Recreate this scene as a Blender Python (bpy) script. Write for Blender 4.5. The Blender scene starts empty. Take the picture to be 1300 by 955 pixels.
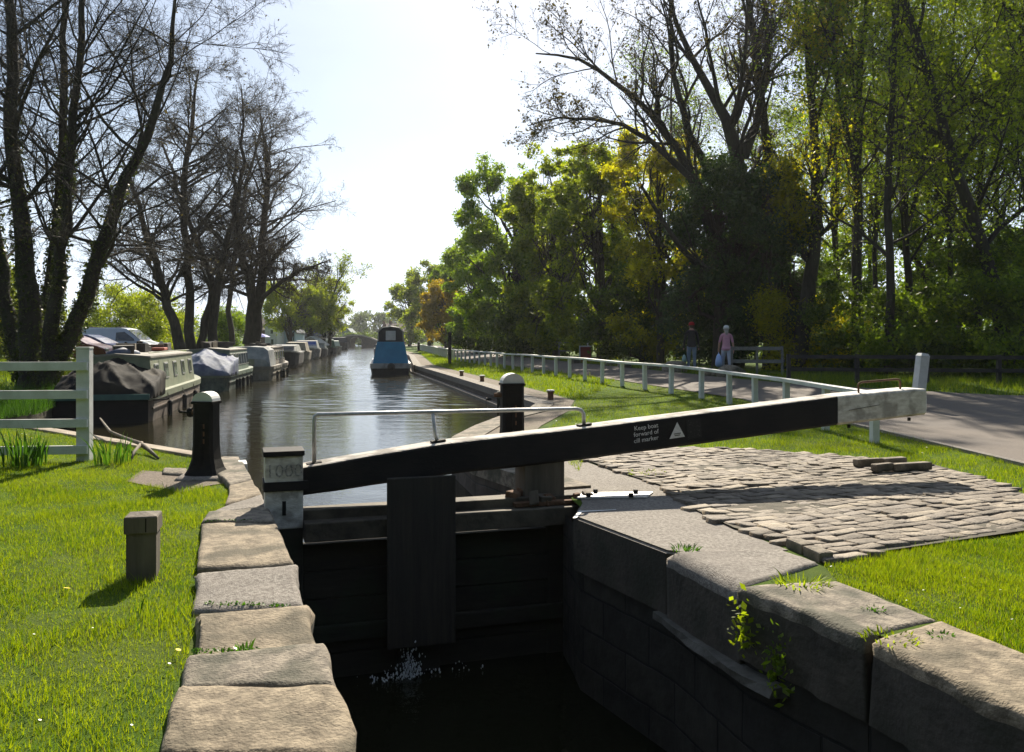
import bpy, bmesh, math, random
import numpy as np
from mathutils import Vector, Matrix, noise as mnoise
from mathutils.geometry import delaunay_2d_cdt
R = math.radians
rng = np.random.default_rng(7)
random.seed(7)
sc = bpy.context.scene
COL = sc.collection
# ---------------------------------------------------------------- camera model used to measure the place
F, HZ, EYE = 1083.0, 430.0, 1.5

def at(px, py, z=0.0):
    """ground position (x, y) of a photo point lying at height z"""
    s = (py - HZ) / (EYE - z)
    return ((px - 650) / s, F / s)

def far(px, Y, py=None):
    """position at distance Y; with py also the height"""
    x = (px - 650) * Y / F
    return (x, Y) if py is None else (x, Y, EYE - (py - HZ) * Y / F)

def sstep(a, b, v):
    t = np.clip((v - a) / (b - a), 0, 1)
    return t * t * (3 - 2 * t)

def canal_x(y):
    return np.interp(y, [-20, 8, 12, 19, 24, 48, 74, 183, 400], [9, .5, -.8, .4, -.4, -5.5, -8.9, -27, -70])

def left_x(y):
    return np.interp(y, [-20, 8, 10, 15, 19.5, 28, 38.5, 47, 56, 70, 84, 98, 183], [7, -2.2, -3.2, -9.6, -10.4, -12.4, -13.9, -14.7, -16.4, -18.6, -20.8, -23, -38])

def gz(x, y):
    """height of the ground"""
    x = np.asarray(x, float); y = np.asarray(y, float)
    cx, lx = canal_x(y), left_x(y)
    right = 0.28 * sstep(13, 34, y) * sstep(cx + 2.2, cx + 7, x)
    left = 0.27 * sstep(15, 24, y) * sstep(-.6, -3.5, x - lx)
    farz = 14 * sstep(350, 1500, np.hypot(x, y)) + 3 * sstep(60, 300, np.abs(x + .15 * y))
    return right + left + farz

# ---------------------------------------------------------------- materials
MATS = {}
def principled(name):
    m = bpy.data.materials.new(name); m.use_nodes = True
    nt = m.node_tree; b = nt.nodes['Principled BSDF']
    return m, nt, b

def mat(name, c1, c2=None, scale=6.0, rough=.7, bump=0.0, bscale=40.0, metal=0.0, spec=.5, c3=None, c3scale=1.3, c3amt=.5,
        stretch=None, detail=8.0, contrast=(.35, .65), grime=None):
    """two colours mixed by fractal noise, an optional third in large stains, and a bump"""
    if name in MATS: return MATS[name]
    m, nt, b = principled(name)
    N, L = nt.nodes, nt.links
    tc = N.new('ShaderNodeTexCoord')
    mp = N.new('ShaderNodeMapping'); L.new(tc.outputs['Object'], mp.inputs[0])
    if stretch: mp.inputs['Scale'].default_value = stretch
    b.inputs['Roughness'].default_value = rough; b.inputs['Metallic'].default_value = metal
    b.inputs['Specular IOR Level'].default_value = spec
    b.inputs['Base Color'].default_value = (*c1, 1)
    out = None
    if c2:
        n = N.new('ShaderNodeTexNoise'); n.inputs['Scale'].default_value = scale; n.inputs['Detail'].default_value = detail
        n.inputs['Roughness'].default_value = .65
        L.new(mp.outputs[0], n.inputs[0])
        r = N.new('ShaderNodeValToRGB'); r.color_ramp.elements[0].position = contrast[0]; r.color_ramp.elements[1].position = contrast[1]
        r.color_ramp.elements[0].color = (*c1, 1); r.color_ramp.elements[1].color = (*c2, 1)
        L.new(n.outputs[0], r.inputs[0]); out = r.outputs[0]
    if c3:
        n = N.new('ShaderNodeTexNoise'); n.inputs['Scale'].default_value = c3scale; n.inputs['Detail'].default_value = 6
        L.new(tc.outputs['Object'], n.inputs[0])
        r = N.new('ShaderNodeValToRGB'); r.color_ramp.elements[0].position = .48; r.color_ramp.elements[1].position = .62
        L.new(n.outputs[0], r.inputs[0])
        mu = N.new('ShaderNodeMath'); mu.operation = 'MULTIPLY'; mu.inputs[1].default_value = c3amt; L.new(r.outputs[0], mu.inputs[0])
        mx = N.new('ShaderNodeMix'); mx.data_type = 'RGBA'
        L.new(mu.outputs[0], mx.inputs[0])
        if out: L.new(out, mx.inputs[6])
        else: mx.inputs[6].default_value = (*c1, 1)
        mx.inputs[7].default_value = (*c3, 1); out = mx.outputs[2]
    if out: L.new(out, b.inputs['Base Color'])
    if bump:
        n = N.new('ShaderNodeTexNoise'); n.inputs['Scale'].default_value = bscale; n.inputs['Detail'].default_value = 6
        L.new(mp.outputs[0], n.inputs[0])
        bp = N.new('ShaderNodeBump'); bp.inputs['Strength'].default_value = min(1, bump); bp.inputs['Distance'].default_value = .01 if bump <= 1 else .01 * bump
        L.new(n.outputs[0], bp.inputs['Height']); L.new(bp.outputs[0], b.inputs['Normal'])
    MATS[name] = m
    return m

def leafmat(name, dark, light, trans=.5, rough=.5, tint=(1.0, 1.05, .35), tgain=1.5):
    """leaf: reflects a little, lets the light through"""
    if name in MATS: return MATS[name]
    m = bpy.data.materials.new(name); m.use_nodes = True
    nt = m.node_tree; N, L = nt.nodes, nt.links; N.clear()
    o = N.new('ShaderNodeOutputMaterial'); g = N.new('ShaderNodeNewGeometry')
    tc = N.new('ShaderNodeTexCoord')
    n = N.new('ShaderNodeTexNoise'); n.inputs['Scale'].default_value = .9; n.inputs['Detail'].default_value = 3
    L.new(tc.outputs['Object'], n.inputs[0])
    ad = N.new('ShaderNodeMath'); ad.operation = 'ADD'; L.new(g.outputs['Random Per Island'], ad.inputs[0]); L.new(n.outputs[0], ad.inputs[1])
    r = N.new('ShaderNodeValToRGB'); r.color_ramp.elements[0].position = .35; r.color_ramp.elements[1].position = 1.2 if False else 1.0
    r.color_ramp.elements[0].color = (*dark, 1); r.color_ramp.elements[1].color = (*light, 1)
    hm = N.new('ShaderNodeMath'); hm.operation = 'MULTIPLY'; hm.inputs[1].default_value = .72; L.new(ad.outputs[0], hm.inputs[0])
    L.new(hm.outputs[0], r.inputs[0])
    d = N.new('ShaderNodeBsdfPrincipled'); d.inputs['Roughness'].default_value = rough; d.inputs['Specular IOR Level'].default_value = .35
    L.new(r.outputs[0], d.inputs['Base Color'])
    t = N.new('ShaderNodeBsdfTranslucent')
    mx = N.new('ShaderNodeMix'); mx.data_type = 'RGBA'; mx.blend_type = 'MULTIPLY'; mx.inputs[0].default_value = 1
    L.new(r.outputs[0], mx.inputs[6]); mx.inputs[7].default_value = (*[v * tgain for v in tint], 1)
    L.new(mx.outputs[2], t.inputs[0])
    ms = N.new('ShaderNodeMixShader'); ms.inputs[0].default_value = trans
    L.new(d.outputs[0], ms.inputs[1]); L.new(t.outputs[0], ms.inputs[2]); L.new(ms.outputs[0], o.inputs[0])
    MATS[name] = m
    return m

def glassmat(name='glass', c=(.03, .04, .045)):
    return mat(name, c, rough=.06, spec=.8)

def stonewall(name, c1, c2, mortar, bw=.5, bh=.25, bump=.6, moss=None):
    if name in MATS: return MATS[name]
    m, nt, b = principled(name); N, L = nt.nodes, nt.links
    uv = N.new('ShaderNodeUVMap')
    br = N.new('ShaderNodeTexBrick'); br.inputs['Color1'].default_value = (*c1, 1); br.inputs['Color2'].default_value = (*c2, 1)
    br.inputs['Mortar'].default_value = (*mortar, 1); br.inputs['Scale'].default_value = 1
    br.inputs['Brick Width'].default_value = bw; br.inputs['Row Height'].default_value = bh; br.inputs['Mortar Size'].default_value = .012
    br.inputs['Mortar Smooth'].default_value = .4
    n = N.new('ShaderNodeTexNoise'); n.inputs['Scale'].default_value = 5; n.inputs['Detail'].default_value = 8
    L.new(uv.outputs[0], n.inputs[0])
    add = N.new('ShaderNodeVectorMath'); add.operation = 'MULTIPLY_ADD'; add.inputs[1].default_value = (.03, .03, 0)
    L.new(n.outputs[1], add.inputs[0]); L.new(uv.outputs[0], add.inputs[2]); L.new(add.outputs[0], br.inputs[0])
    mx = N.new('ShaderNodeMix'); mx.data_type = 'RGBA'; mx.blend_type = 'MULTIPLY'; mx.inputs[0].default_value = .8
    rr = N.new('ShaderNodeValToRGB'); rr.color_ramp.elements[0].position = .3; rr.color_ramp.elements[0].color = (.35, .33, .28, 1); rr.color_ramp.elements[1].position = .7
    L.new(n.outputs[0], rr.inputs[0]); L.new(br.outputs[0], mx.inputs[6]); L.new(rr.outputs[0], mx.inputs[7])
    L.new(mx.outputs[2], b.inputs['Base Color']); b.inputs['Roughness'].default_value = .85
    bp = N.new('ShaderNodeBump'); bp.inputs['Strength'].default_value = bump; bp.inputs['Distance'].default_value = .03
    sb = N.new('ShaderNodeMath'); sb.operation = 'MULTIPLY_ADD'; sb.inputs[1].default_value = -1.2; L.new(br.outputs['Fac'], sb.inputs[0]); L.new(n.outputs[0], sb.inputs[2])
    L.new(sb.outputs[0], bp.inputs['Height']); L.new(bp.outputs[0], b.inputs['Normal'])
    MATS[name] = m
    return m

# ---------------------------------------------------------------- object helpers
def tag(o, label=None, cat=None, group=None, kind=None):
    if label: o['label'] = label
    if cat: o['category'] = cat
    if group: o['group'] = group
    if kind: o['kind'] = kind
    return o

def thing(name, label, cat, loc=(0, 0, 0), rz=0.0, group=None):
    o = bpy.data.objects.new(name, None); COL.objects.link(o)
    o.location = loc; o.rotation_euler = (0, 0, rz); o.empty_display_size = .2
    return tag(o, label, cat, group)

def link(name, me, m=None, parent=None, loc=None, smooth=False):
    o = bpy.data.objects.new(name, me); COL.objects.link(o)
    if m is not None:
        for q in (m if isinstance(m, (list, tuple)) else [m]): me.materials.append(q)
    if parent is not None: o.parent = parent
    if loc is not None: o.location = loc
    if smooth: me.polygons.foreach_set('use_smooth', [True] * len(me.polygons))
    return o

def copy_tree(o, parent=None, label=None):
    c = o.copy(); COL.objects.link(c); c.parent = parent
    if label: c['label'] = label
    for ch in list(o.children): copy_tree(ch, c)
    return c

def np_mesh(name, V, Fa, k, uv=None):
    """fast mesh from vertex array and an (n,k) face array"""
    me = bpy.data.meshes.new(name)
    V = np.ascontiguousarray(V, np.float32).reshape(-1, 3); Fa = np.ascontiguousarray(Fa, np.int32).reshape(-1, k)
    me.vertices.add(len(V)); me.vertices.foreach_set('co', V.ravel())
    me.loops.add(Fa.size); me.loops.foreach_set('vertex_index', Fa.ravel())
    me.polygons.add(len(Fa)); me.polygons.foreach_set('loop_start', np.arange(0, Fa.size, k, dtype=np.int32))
    me.polygons.foreach_set('loop_total', np.full(len(Fa), k, np.int32))
    if uv is not None:
        l = me.uv_layers.new(name='UVMap'); l.data.foreach_set('uv', np.ascontiguousarray(uv, np.float32)[Fa.ravel()].ravel())
    me.update(calc_edges=True)
    return me

class MB:
    """collects simple solids into one bmesh"""
    def __init__(s): s.bm = bmesh.new()
    def box(s, c, size, rot=None, bevel=0.0, seg=2):
        m = Matrix.Translation(c) @ (rot.to_4x4() if rot is not None else Matrix.Identity(4)) @ Matrix.Diagonal((*size, 1))
        r = bmesh.ops.create_cube(s.bm, size=1, matrix=m)
        if bevel:
            es = list({e for v in r['verts'] for e in v.link_edges})
            bmesh.ops.bevel(s.bm, geom=es, offset=bevel, segments=seg, affect='EDGES', profile=.6)
        return s
    def tube(s, pts, rad, k=8, caps=True):
        pts = [Vector(p) for p in pts]
        rads = rad if isinstance(rad, (list, tuple)) else [rad] * len(pts)
        rings = []
        up = None
        for i, p in enumerate(pts):
            a = pts[max(0, i - 1)]; b = pts[min(len(pts) - 1, i + 1)]
            t = (b - a).normalized()
            if up is None: up = t.orthogonal().normalized()
            else:
                up = (up - t * up.dot(t)); up = up.normalized() if up.length > 1e-6 else t.orthogonal().normalized()
            w = t.cross(up)
            rings.append([s.bm.verts.new(p + (up * math.cos(2 * math.pi * j / k) + w * math.sin(2 * math.pi * j / k)) * rads[i]) for j in range(k)])
        for a, b in zip(rings, rings[1:]):
            for j in range(k): s.bm.faces.new((a[j], a[(j + 1) % k], b[(j + 1) % k], b[j]))
        if caps:
            s.bm.faces.new(rings[0][::-1]); s.bm.faces.new(rings[-1])
        return s
    def lathe(s, prof, c=(0, 0, 0), k=20, rot=None):
        c = Vector(c); rings = []
        for r, z in prof:
            ring = []
            for j in range(k):
                v = Vector((r * math.cos(2 * math.pi * j / k), r * math.sin(2 * math.pi * j / k), z))
                if rot is not None: v = rot @ v
                ring.append(s.bm.verts.new(c + v))
            rings.append(ring)
        for a, b in zip(rings, rings[1:]):
            for j in range(k): s.bm.faces.new((a[j], a[(j + 1) % k], b[(j + 1) % k], b[j]))
        s.bm.faces.new(rings[0][::-1]); s.bm.faces.new(rings[-1])
        return s
    def loft(s, sections, closed=True, caps=True):
        """sections: equal-length lists of points"""
        rs = [[s.bm.verts.new(p) for p in sec] for sec in sections]
        n = len(rs[0])
        for a, b in zip(rs, rs[1:]):
            for j in range(n if closed else n - 1): s.bm.faces.new((a[j], a[(j + 1) % n], b[(j + 1) % n], b[j]))
        if caps and closed:
            s.bm.faces.new(rs[0][::-1]); s.bm.faces.new(rs[-1])
        return s
    def prism(s, pts, vec):
        """flat polygon swept by vec"""
        v = Vector(vec)
        return s.loft([[Vector(p) for p in pts], [Vector(p) + v for p in pts]])
    def jitter(s, amp, scale=3.0, seed=0):
        for v in s.bm.verts:
            v.co += Vector(mnoise.noise_vector(v.co * scale + Vector((seed, seed * 2, 0)))) * amp
        return s
    def build(s, name, m, parent=None, smooth=False, loc=None, recalc=True):
        if recalc: bmesh.ops.recalc_face_normals(s.bm, faces=s.bm.faces)
        me = bpy.data.meshes.new(name); s.bm.to_mesh(me); s.bm.free()
        o = link(name, me, m, parent, loc)
        if smooth:
            for p in me.polygons: p.use_smooth = True
        return o

def rot(ax, deg): return Matrix.Rotation(R(deg), 3, ax)

def inside(px, py, poly):
    """vectorised point in polygon"""
    res = np.zeros(len(px), bool); n = len(poly)
    for i in range(n):
        x1, y1 = poly[i]; x2, y2 = poly[(i + 1) % n]
        c = ((y1 > py) != (y2 > py))
        with np.errstate(divide='ignore', invalid='ignore'):
            c &= px < (x2 - x1) * (py - y1) / ((y2 - y1) if y2 != y1 else 1e-9) + x1
        res ^= c
    return res

def sheet(name, poly, dz, m, spacing=1.0, kind='structure', skirt=0.0, extra=None, parent=None):
    """a triangulated polygon laid on the ground dz above it"""
    poly = [tuple(map(float, p)) for p in poly]
    pts = [Vector(p) for p in poly]; n = len(pts)
    edges = [(i, (i + 1) % n) for i in range(n)]
    P = np.array(poly)
    gx, gy = np.meshgrid(np.arange(P[:, 0].min(), P[:, 0].max(), spacing), np.arange(P[:, 1].min(), P[:, 1].max(), spacing))
    gx = gx.ravel() + rng.uniform(-.2, .2, gx.size) * spacing; gy = gy.ravel() + rng.uniform(-.2, .2, gy.size) * spacing
    k = inside(gx, gy, poly)
    pts += [Vector((a, b)) for a, b in zip(gx[k], gy[k])]
    if extra is not None:
        ex = np.array(extra); kk = inside(ex[:, 0], ex[:, 1], poly)
        pts += [Vector(p) for p in ex[kk]]
    v, e, f, *_ = delaunay_2d_cdt(pts, edges, [list(range(n))], 1, 1e-5)
    vx = np.array([p[:] for p in v])
    z = gz(vx[:, 0], vx[:, 1]) + dz
    me = bpy.data.meshes.new(name)
    V = [(*p, q) for p, q in zip(vx, z)]; FF = [tuple(q) for q in f]
    if skirt:
        b0 = len(V)
        for p in poly: V.append((*p, float(gz(*p)) + dz)); V.append((*p, float(gz(*p)) + dz - skirt))
        for i in range(n):
            j = (i + 1) % n; FF.append((b0 + 2 * i, b0 + 2 * j, b0 + 2 * j + 1, b0 + 2 * i + 1))
    me.from_pydata(V, [], FF)
    for p in me.polygons:
        if p.normal.z < -.5: p.flip()
    me.update()
    o = link(name, me, m, parent)
    if kind and parent is None: o['kind'] = kind
    return o

def ribbon(name, line, z0, z1, m, off=0.0, parent=None):
    """vertical wall strip along a polyline, uv in metres"""
    V, FF, UV = [], [], []
    d = 0
    for i, p in enumerate(line):
        if i: d += math.dist(p[:2], line[i - 1][:2])
        V += [(p[0], p[1], z0), (p[0], p[1], z1)]; UV += [(d, z0), (d, z1)]
        if i: FF.append((2 * i - 2, 2 * i, 2 * i + 1, 2 * i - 1))
    return link(name, np_mesh(name, V, FF, 4, UV), m, parent)

def subdivide_line(line, step):
    out = [line[0]]
    for a, b in zip(line, line[1:]):
        n = max(1, int(math.dist(a, b) / step))
        out += [tuple(np.array(a) + (np.array(b) - np.array(a)) * i / n) for i in range(1, n + 1)]
    return out

# ---------------------------------------------------------------- vegetation
def grow(st, di, ln, ra, steps, wander, trop, end=.35, seed_rng=None):
    """paths for many branches at once -> pts (N,S+1,3), rad (N,S+1)"""
    g = seed_rng or rng
    N = len(st); P = np.zeros((N, steps + 1, 3)); P[:, 0] = st
    d = di / np.linalg.norm(di, axis=1, keepdims=True)
    for i in range(steps):
        d = d + g.normal(0, wander, (N, 3)); d[:, 2] += trop
        d /= np.linalg.norm(d, axis=1, keepdims=True)
        P[:, i + 1] = P[:, i] + d * (ln / steps)[:, None]
    rad = ra[:, None] * np.linspace(1, end, steps + 1)[None]
    return P, rad

def spawn(P, rad, ln, n, umin, umax, ang, angv, ratio, rr, g, flat=0.0, taper=.6, up=0.0):
    """children of the given branches"""
    N, S1, _ = P.shape
    u = g.uniform(umin, umax, (N, n)); f = u * (S1 - 1); i = np.minimum(f.astype(int), S1 - 2); w = f - i
    rows = np.arange(N)[:, None]
    a, b = P[rows, i], P[rows, i + 1]
    st = a + (b - a) * w[..., None]; tan = b - a; tan /= np.linalg.norm(tan, axis=2, keepdims=True) + 1e-9
    r = rad[rows, i] * (1 - w) + rad[rows, i + 1] * w
    rv = g.normal(0, 1, (N, n, 3)); rv[..., 2] *= (1 - flat)
    perp = rv - tan * (rv * tan).sum(2, keepdims=True); perp /= np.linalg.norm(perp, axis=2, keepdims=True) + 1e-9
    th = np.radians(g.normal(ang, angv, (N, n)))[..., None]
    d = tan * np.cos(th) + perp * np.sin(th); d[..., 2] += up
    L2 = ln[:, None] * ratio * (1 - taper * u) * g.uniform(.7, 1.25, (N, n))
    R2 = np.minimum(r * .8, r * rr * g.uniform(.7, 1.2, (N, n)))
    return st.reshape(-1, 3), d.reshape(-1, 3), L2.ravel(), R2.ravel()

def tubes(batches):
    """batches of (P, rad, k) -> one mesh"""
    Vs, Fs, base = [], [], 0
    for P, rad, k in batches:
        N, S1, _ = P.shape
        T = np.empty_like(P); T[:, 1:-1] = P[:, 2:] - P[:, :-2]; T[:, 0] = P[:, 1] - P[:, 0]; T[:, -1] = P[:, -1] - P[:, -2]
        T /= np.linalg.norm(T, axis=2, keepdims=True) + 1e-9
        ref = np.where(np.abs(T[:, :1, 2:3]) > .9, np.array([1., 0, 0]), np.array([0, 0, 1.]))
        ref = np.broadcast_to(ref, T.shape)
        A = np.cross(T, ref); A /= np.linalg.norm(A, axis=2, keepdims=True) + 1e-9
        B = np.cross(T, A)
        th = np.arange(k) * 2 * np.pi / k
        V = P[:, :, None] + rad[:, :, None, None] * (A[:, :, None] * np.cos(th)[None, None, :, None] + B[:, :, None] * np.sin(th)[None, None, :, None])
        idx = base + np.arange(N * S1 * k).reshape(N, S1, k)
        q = np.stack([idx[:, :-1], np.roll(idx[:, :-1], -1, 2), np.roll(idx[:, 1:], -1, 2), idx[:, 1:]], -1)
        Vs.append(V.reshape(-1, 3)); Fs.append(q.reshape(-1, 4)); base += N * S1 * k
    return np.concatenate(Vs), np.concatenate(Fs)

def leaves(C, size, g, aspect=.6, down=0.0, sv=.35):
    """one small bent leaf per centre"""
    N = len(C)
    a = g.normal(0, 1, (N, 3)); a[:, 2] -= down; a /= np.linalg.norm(a, axis=1, keepdims=True)
    b = np.cross(a, g.normal(0, 1, (N, 3))); b /= np.linalg.norm(b, axis=1, keepdims=True) + 1e-9
    s = (size * g.lognormal(0, sv, N))[:, None]
    V = np.stack([C - a * s * .5, C + b * s * aspect * .5, C + a * s * .5, C - b * s * aspect * .5], 1)
    return V.reshape(-1, 3), np.arange(4 * N).reshape(-1, 4)

def polyline(pts, steps):
    """smooth resample of control points (x,y,z,r)"""
    P = np.array(pts, float); n = len(P)
    d = np.r_[0, np.cumsum(np.linalg.norm(np.diff(P[:, :3], axis=0), axis=1))]
    u = np.linspace(0, d[-1], steps + 1)
    Q = np.stack([np.interp(u, d, P[:, i]) for i in range(4)], 1)
    for _ in range(2):
        Q[1:-1] = (Q[:-2] + 2 * Q[1:-1] + Q[2:]) / 4
    return Q[None, :, :3], Q[None, :, 3], d[-1:]

def make_tree(name, label, cat, stems, g, lv, leaf=None, barkmat=None, leafm=None, group=None, loc=(0, 0, 0), rz=0.0, leafcloud=None, wob=.04, steps=14):
    """stems: lists of (x,y,z,r); lv: list of dicts describing each level of branching; leaf: dict(n, size, spread, level)"""
    root = thing(name, label, cat, loc, rz, group)
    batches = []; cur = []
    for s in stems:
        P, r, l = polyline(s, steps)
        P[:, 1:-1] += g.normal(0, wob, P[:, 1:-1].shape)
        batches.append((P, r, 10)); cur.append((P, r, l))
    P = np.concatenate([c[0] for c in cur]); r = np.concatenate([c[1] for c in cur]); l = np.concatenate([c[2] for c in cur])
    C = []
    for i, q in enumerate(lv):
        st, di, ln, ra = spawn(P, r, l, q['n'], q.get('umin', .2), q.get('umax', 1), q.get('ang', 50), q.get('angv', 12), q['ratio'], q.get('rr', .5), g, q.get('flat', 0), q.get('taper', .6), q.get('up', 0))
        if 'len' in q: ln = q['len'] * g.uniform(.6, 1.3, len(ln)) * (1 - q.get('ltap', .0) * 0)
        ra = np.maximum(ra, q.get('rmin', .004))
        P, r = grow(st, di, ln, ra, q['steps'], q.get('wander', .12), q.get('trop', .02), q.get('end', .3), g); l = ln
        batches.append((P, r, q.get('k', 4)))
        if leaf and i >= len(lv) - leaf.get('levels', 1): C.append(P[:, 1:].reshape(-1, 3))
    V, Fa = tubes(batches)
    link('trunk', np_mesh('trunk', V, Fa, 4), barkmat, root, smooth=True)
    LV = []
    if leaf:
        C = np.concatenate(C); C = C[g.integers(0, len(C), leaf['n'])] + g.normal(0, leaf['spread'], (leaf['n'], 3))
        LV.append(C)
    if leafcloud is not None: LV.append(leafcloud)
    if LV:
        V, Fa = leaves(np.concatenate(LV), (leaf or {}).get('size', .1), g, (leaf or {}).get('aspect', .6), (leaf or {}).get('down', 0))
        link('crown', np_mesh('crown', V, Fa, 4), leafm, root)
    return root

def cloud(ell, n, g, hollow=.45, thr=-.08, nscale=1.1):
    """points in ellipsoid clumps with noisy gaps: ell = (x,y,z,rx,ry,rz)"""
    E = np.array(ell, float); w = E[:, 3] * E[:, 4] * E[:, 5]; w = w ** .8; w /= w.sum()
    idx = g.choice(len(E), n, p=w)
    d = g.normal(0, 1, (n, 3)); d /= np.linalg.norm(d, axis=1, keepdims=True)
    rr = (hollow + (1 - hollow) * g.uniform(0, 1, n) ** .6)[:, None] * np.abs(g.normal(.92, .26, (n, 1)))
    P = E[idx, :3] + d * rr * E[idx, 3:]
    # cheap fractal noise by sines
    q = P * nscale
    f = (np.sin(q[:, 0] * 2.1 + np.sin(q[:, 1] * 1.7 + q[:, 2])) + np.sin(q[:, 1] * 2.3 + np.sin(q[:, 2] * 2.9)) + np.sin(q[:, 2] * 2.7 + np.sin(q[:, 0] * 1.9)) +
         .6 * np.sin(q[:, 0] * 5.3 + q[:, 2] * 4.1) + .6 * np.sin(q[:, 1] * 6.1 - q[:, 2] * 3.7)) / 4.2
    return P[f > thr + g.normal(0, .28, n)]

def clumps(c, rad, n, g, r=(.5, 1.0), squash=.8):
    """many small ellipsoids spread over a big one"""
    d = g.normal(0, 1, (n, 3)); d /= np.linalg.norm(d, axis=1, keepdims=True)
    u = g.uniform(.25, 1, n) ** .5
    P = np.array(c) + d * u[:, None] * np.array(rad)
    s = g.uniform(*r, n)
    return np.stack([P[:, 0], P[:, 1], P[:, 2], s, s, s * squash], 1)

def blades(poly, n, h, w, m, name, label, g, clump=True, seg=1, keepout=None, lean=.45, hmax=None, dens=None):
    """grass blades over a polygon as one mesh"""
    P = np.array(poly)
    x = g.uniform(P[:, 0].min(), P[:, 0].max(), n); y = g.uniform(P[:, 1].min(), P[:, 1].max(), n)
    k = inside(x, y, poly)
    if keepout:
        for q in keepout: k &= ~inside(x, y, q)
    if dens is not None: k &= g.uniform(0, 1, n) < dens(x, y)
    x, y = x[k], y[k]; n = len(x)
    f = .5 + .25 * (np.sin(x * 5.1 + np.sin(y * 3.7) * 2) + np.sin(y * 6.3 + np.sin(x * 4.1) * 2)) + .15 * np.sin(x * 17 + y * 13)
    hh = h * (.45 + .9 * np.clip(f, 0, 1.2)) * g.lognormal(0, .3, n)
    th = g.uniform(0, 2 * np.pi, n); ww = w * g.uniform(.6, 1.3, n)
    la = g.uniform(0, 2 * np.pi, n); lm = hh * np.abs(g.normal(0, lean, n))
    b = np.stack([x, y, gz(x, y) - .004], 1)
    side = np.stack([np.cos(th), np.sin(th), 0 * th], 1) * ww[:, None] * .5
    tip = b + np.stack([np.cos(la) * lm, np.sin(la) * lm, hh], 1)
    if seg == 1:
        V = np.stack([b - side, b + side, tip], 1); me = np_mesh(name, V.reshape(-1, 3), np.arange(3 * n).reshape(-1, 3), 3)
    else:
        mid = b + np.stack([np.cos(la) * lm * .3, np.sin(la) * lm * .3, hh * .6], 1)
        V = np.stack([b - side, b + side, mid + side * .8, tip, mid - side * .8], 1); me = np_mesh(name, V.reshape(-1, 3), np.arange(5 * n).reshape(-1, 5), 5)
    o = link(name, me, m)
    return tag(o, label, 'grass', kind='stuff')
# ================================================================ CAMERA, SKY, SUN
SUN_EL, SUN_AZ = 38.0, 3.5        # azimuth measured to the right of the view direction (+Y)
cam = bpy.data.cameras.new('camera'); co = bpy.data.objects.new('camera', cam); COL.objects.link(co)
co.location = (0, 0, EYE); co.rotation_euler = (R(90), 0, 0)
cam.sensor_width = 36; cam.lens = F / 1300 * 36; cam.clip_end = 6000; cam.clip_start = .05
cam.shift_y = -(477.5 - HZ) / 1300
sc.camera = co
w = bpy.data.worlds.new('World'); sc.world = w; w.use_nodes = True
nt = w.node_tree; N, L = nt.nodes, nt.links
bg = N['Background']
sky = N.new('ShaderNodeTexSky'); sky.sky_type = 'NISHITA'; sky.sun_disc = False
sky.sun_elevation = R(SUN_EL); sky.sun_rotation = R(SUN_AZ)
sky.air_density = 1.0; sky.dust_density = .9; sky.ozone_density = 1.0; sky.altitude = 50
tc = N.new('ShaderNodeTexCoord'); mp = N.new('ShaderNodeMapping'); mp.inputs['Scale'].default_value = (1, 1, 3.2)
cn = N.new('ShaderNodeTexNoise'); cn.inputs['Scale'].default_value = 2.1; cn.inputs['Detail'].default_value = 7; cn.inputs['Roughness'].default_value = .55
cr = N.new('ShaderNodeValToRGB'); cr.color_ramp.elements[0].position = .35; cr.color_ramp.elements[1].position = .85
cr.color_ramp.elements[0].color = (.12, .12, .12, 1); cr.color_ramp.elements[1].color = (.55, .55, .55, 1)
mx = N.new('ShaderNodeMix'); mx.data_type = 'RGBA'
L.new(tc.outputs['Generated'], mp.inputs[0]); L.new(mp.outputs[0], cn.inputs[0]); L.new(cn.outputs[0], cr.inputs[0])
L.new(sky.outputs[0], mx.inputs[6]); 
# veil of thin cloud: thicker towards the horizon, brighter towards the sun
sx = N.new('ShaderNodeSeparateXYZ'); L.new(tc.outputs['Generated'], sx.inputs[0])
mr = N.new('ShaderNodeMapRange'); mr.interpolation_type = 'SMOOTHSTEP'; mr.inputs[1].default_value = .0; mr.inputs[2].default_value = .34; mr.inputs[3].default_value = .92; mr.inputs[4].default_value = 0; L.new(sx.outputs[2], mr.inputs[0])
mxx = N.new('ShaderNodeMath'); mxx.operation = 'MAXIMUM'; L.new(mr.outputs[0], mxx.inputs[0]); L.new(cr.outputs[0], mxx.inputs[1]); L.new(mxx.outputs[0], mx.inputs[0])
dp = N.new('ShaderNodeVectorMath'); dp.operation = 'DOT_PRODUCT'; L.new(tc.outputs['Generated'], dp.inputs[0])
dp.inputs[1].default_value = (math.sin(R(SUN_AZ)) * math.cos(R(SUN_EL)), math.cos(R(SUN_AZ)) * math.cos(R(SUN_EL)), math.sin(R(SUN_EL)))
mr2 = N.new('ShaderNodeMapRange'); mr2.inputs[1].default_value = -.3; mr2.inputs[2].default_value = .95; mr2.inputs[3].default_value = 4.8; mr2.inputs[4].default_value = 13.0; L.new(dp.outputs['Value'], mr2.inputs[0])
cb = N.new('ShaderNodeVectorMath'); cb.operation = 'SCALE'; cb.inputs[0].default_value = (.82, .95, 1.14); L.new(mr2.outputs[0], cb.inputs[3]); L.new(cb.outputs[0], mx.inputs[7])
L.new(mx.outputs[2], bg.inputs[0]); bg.inputs[1].default_value = .05
sd = bpy.data.lights.new('sun', 'SUN'); sd.energy = 4.7; sd.angle = R(.55); sd.color = (1, .90, .74)
so = bpy.data.objects.new('sun', sd); COL.objects.link(so)
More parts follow.
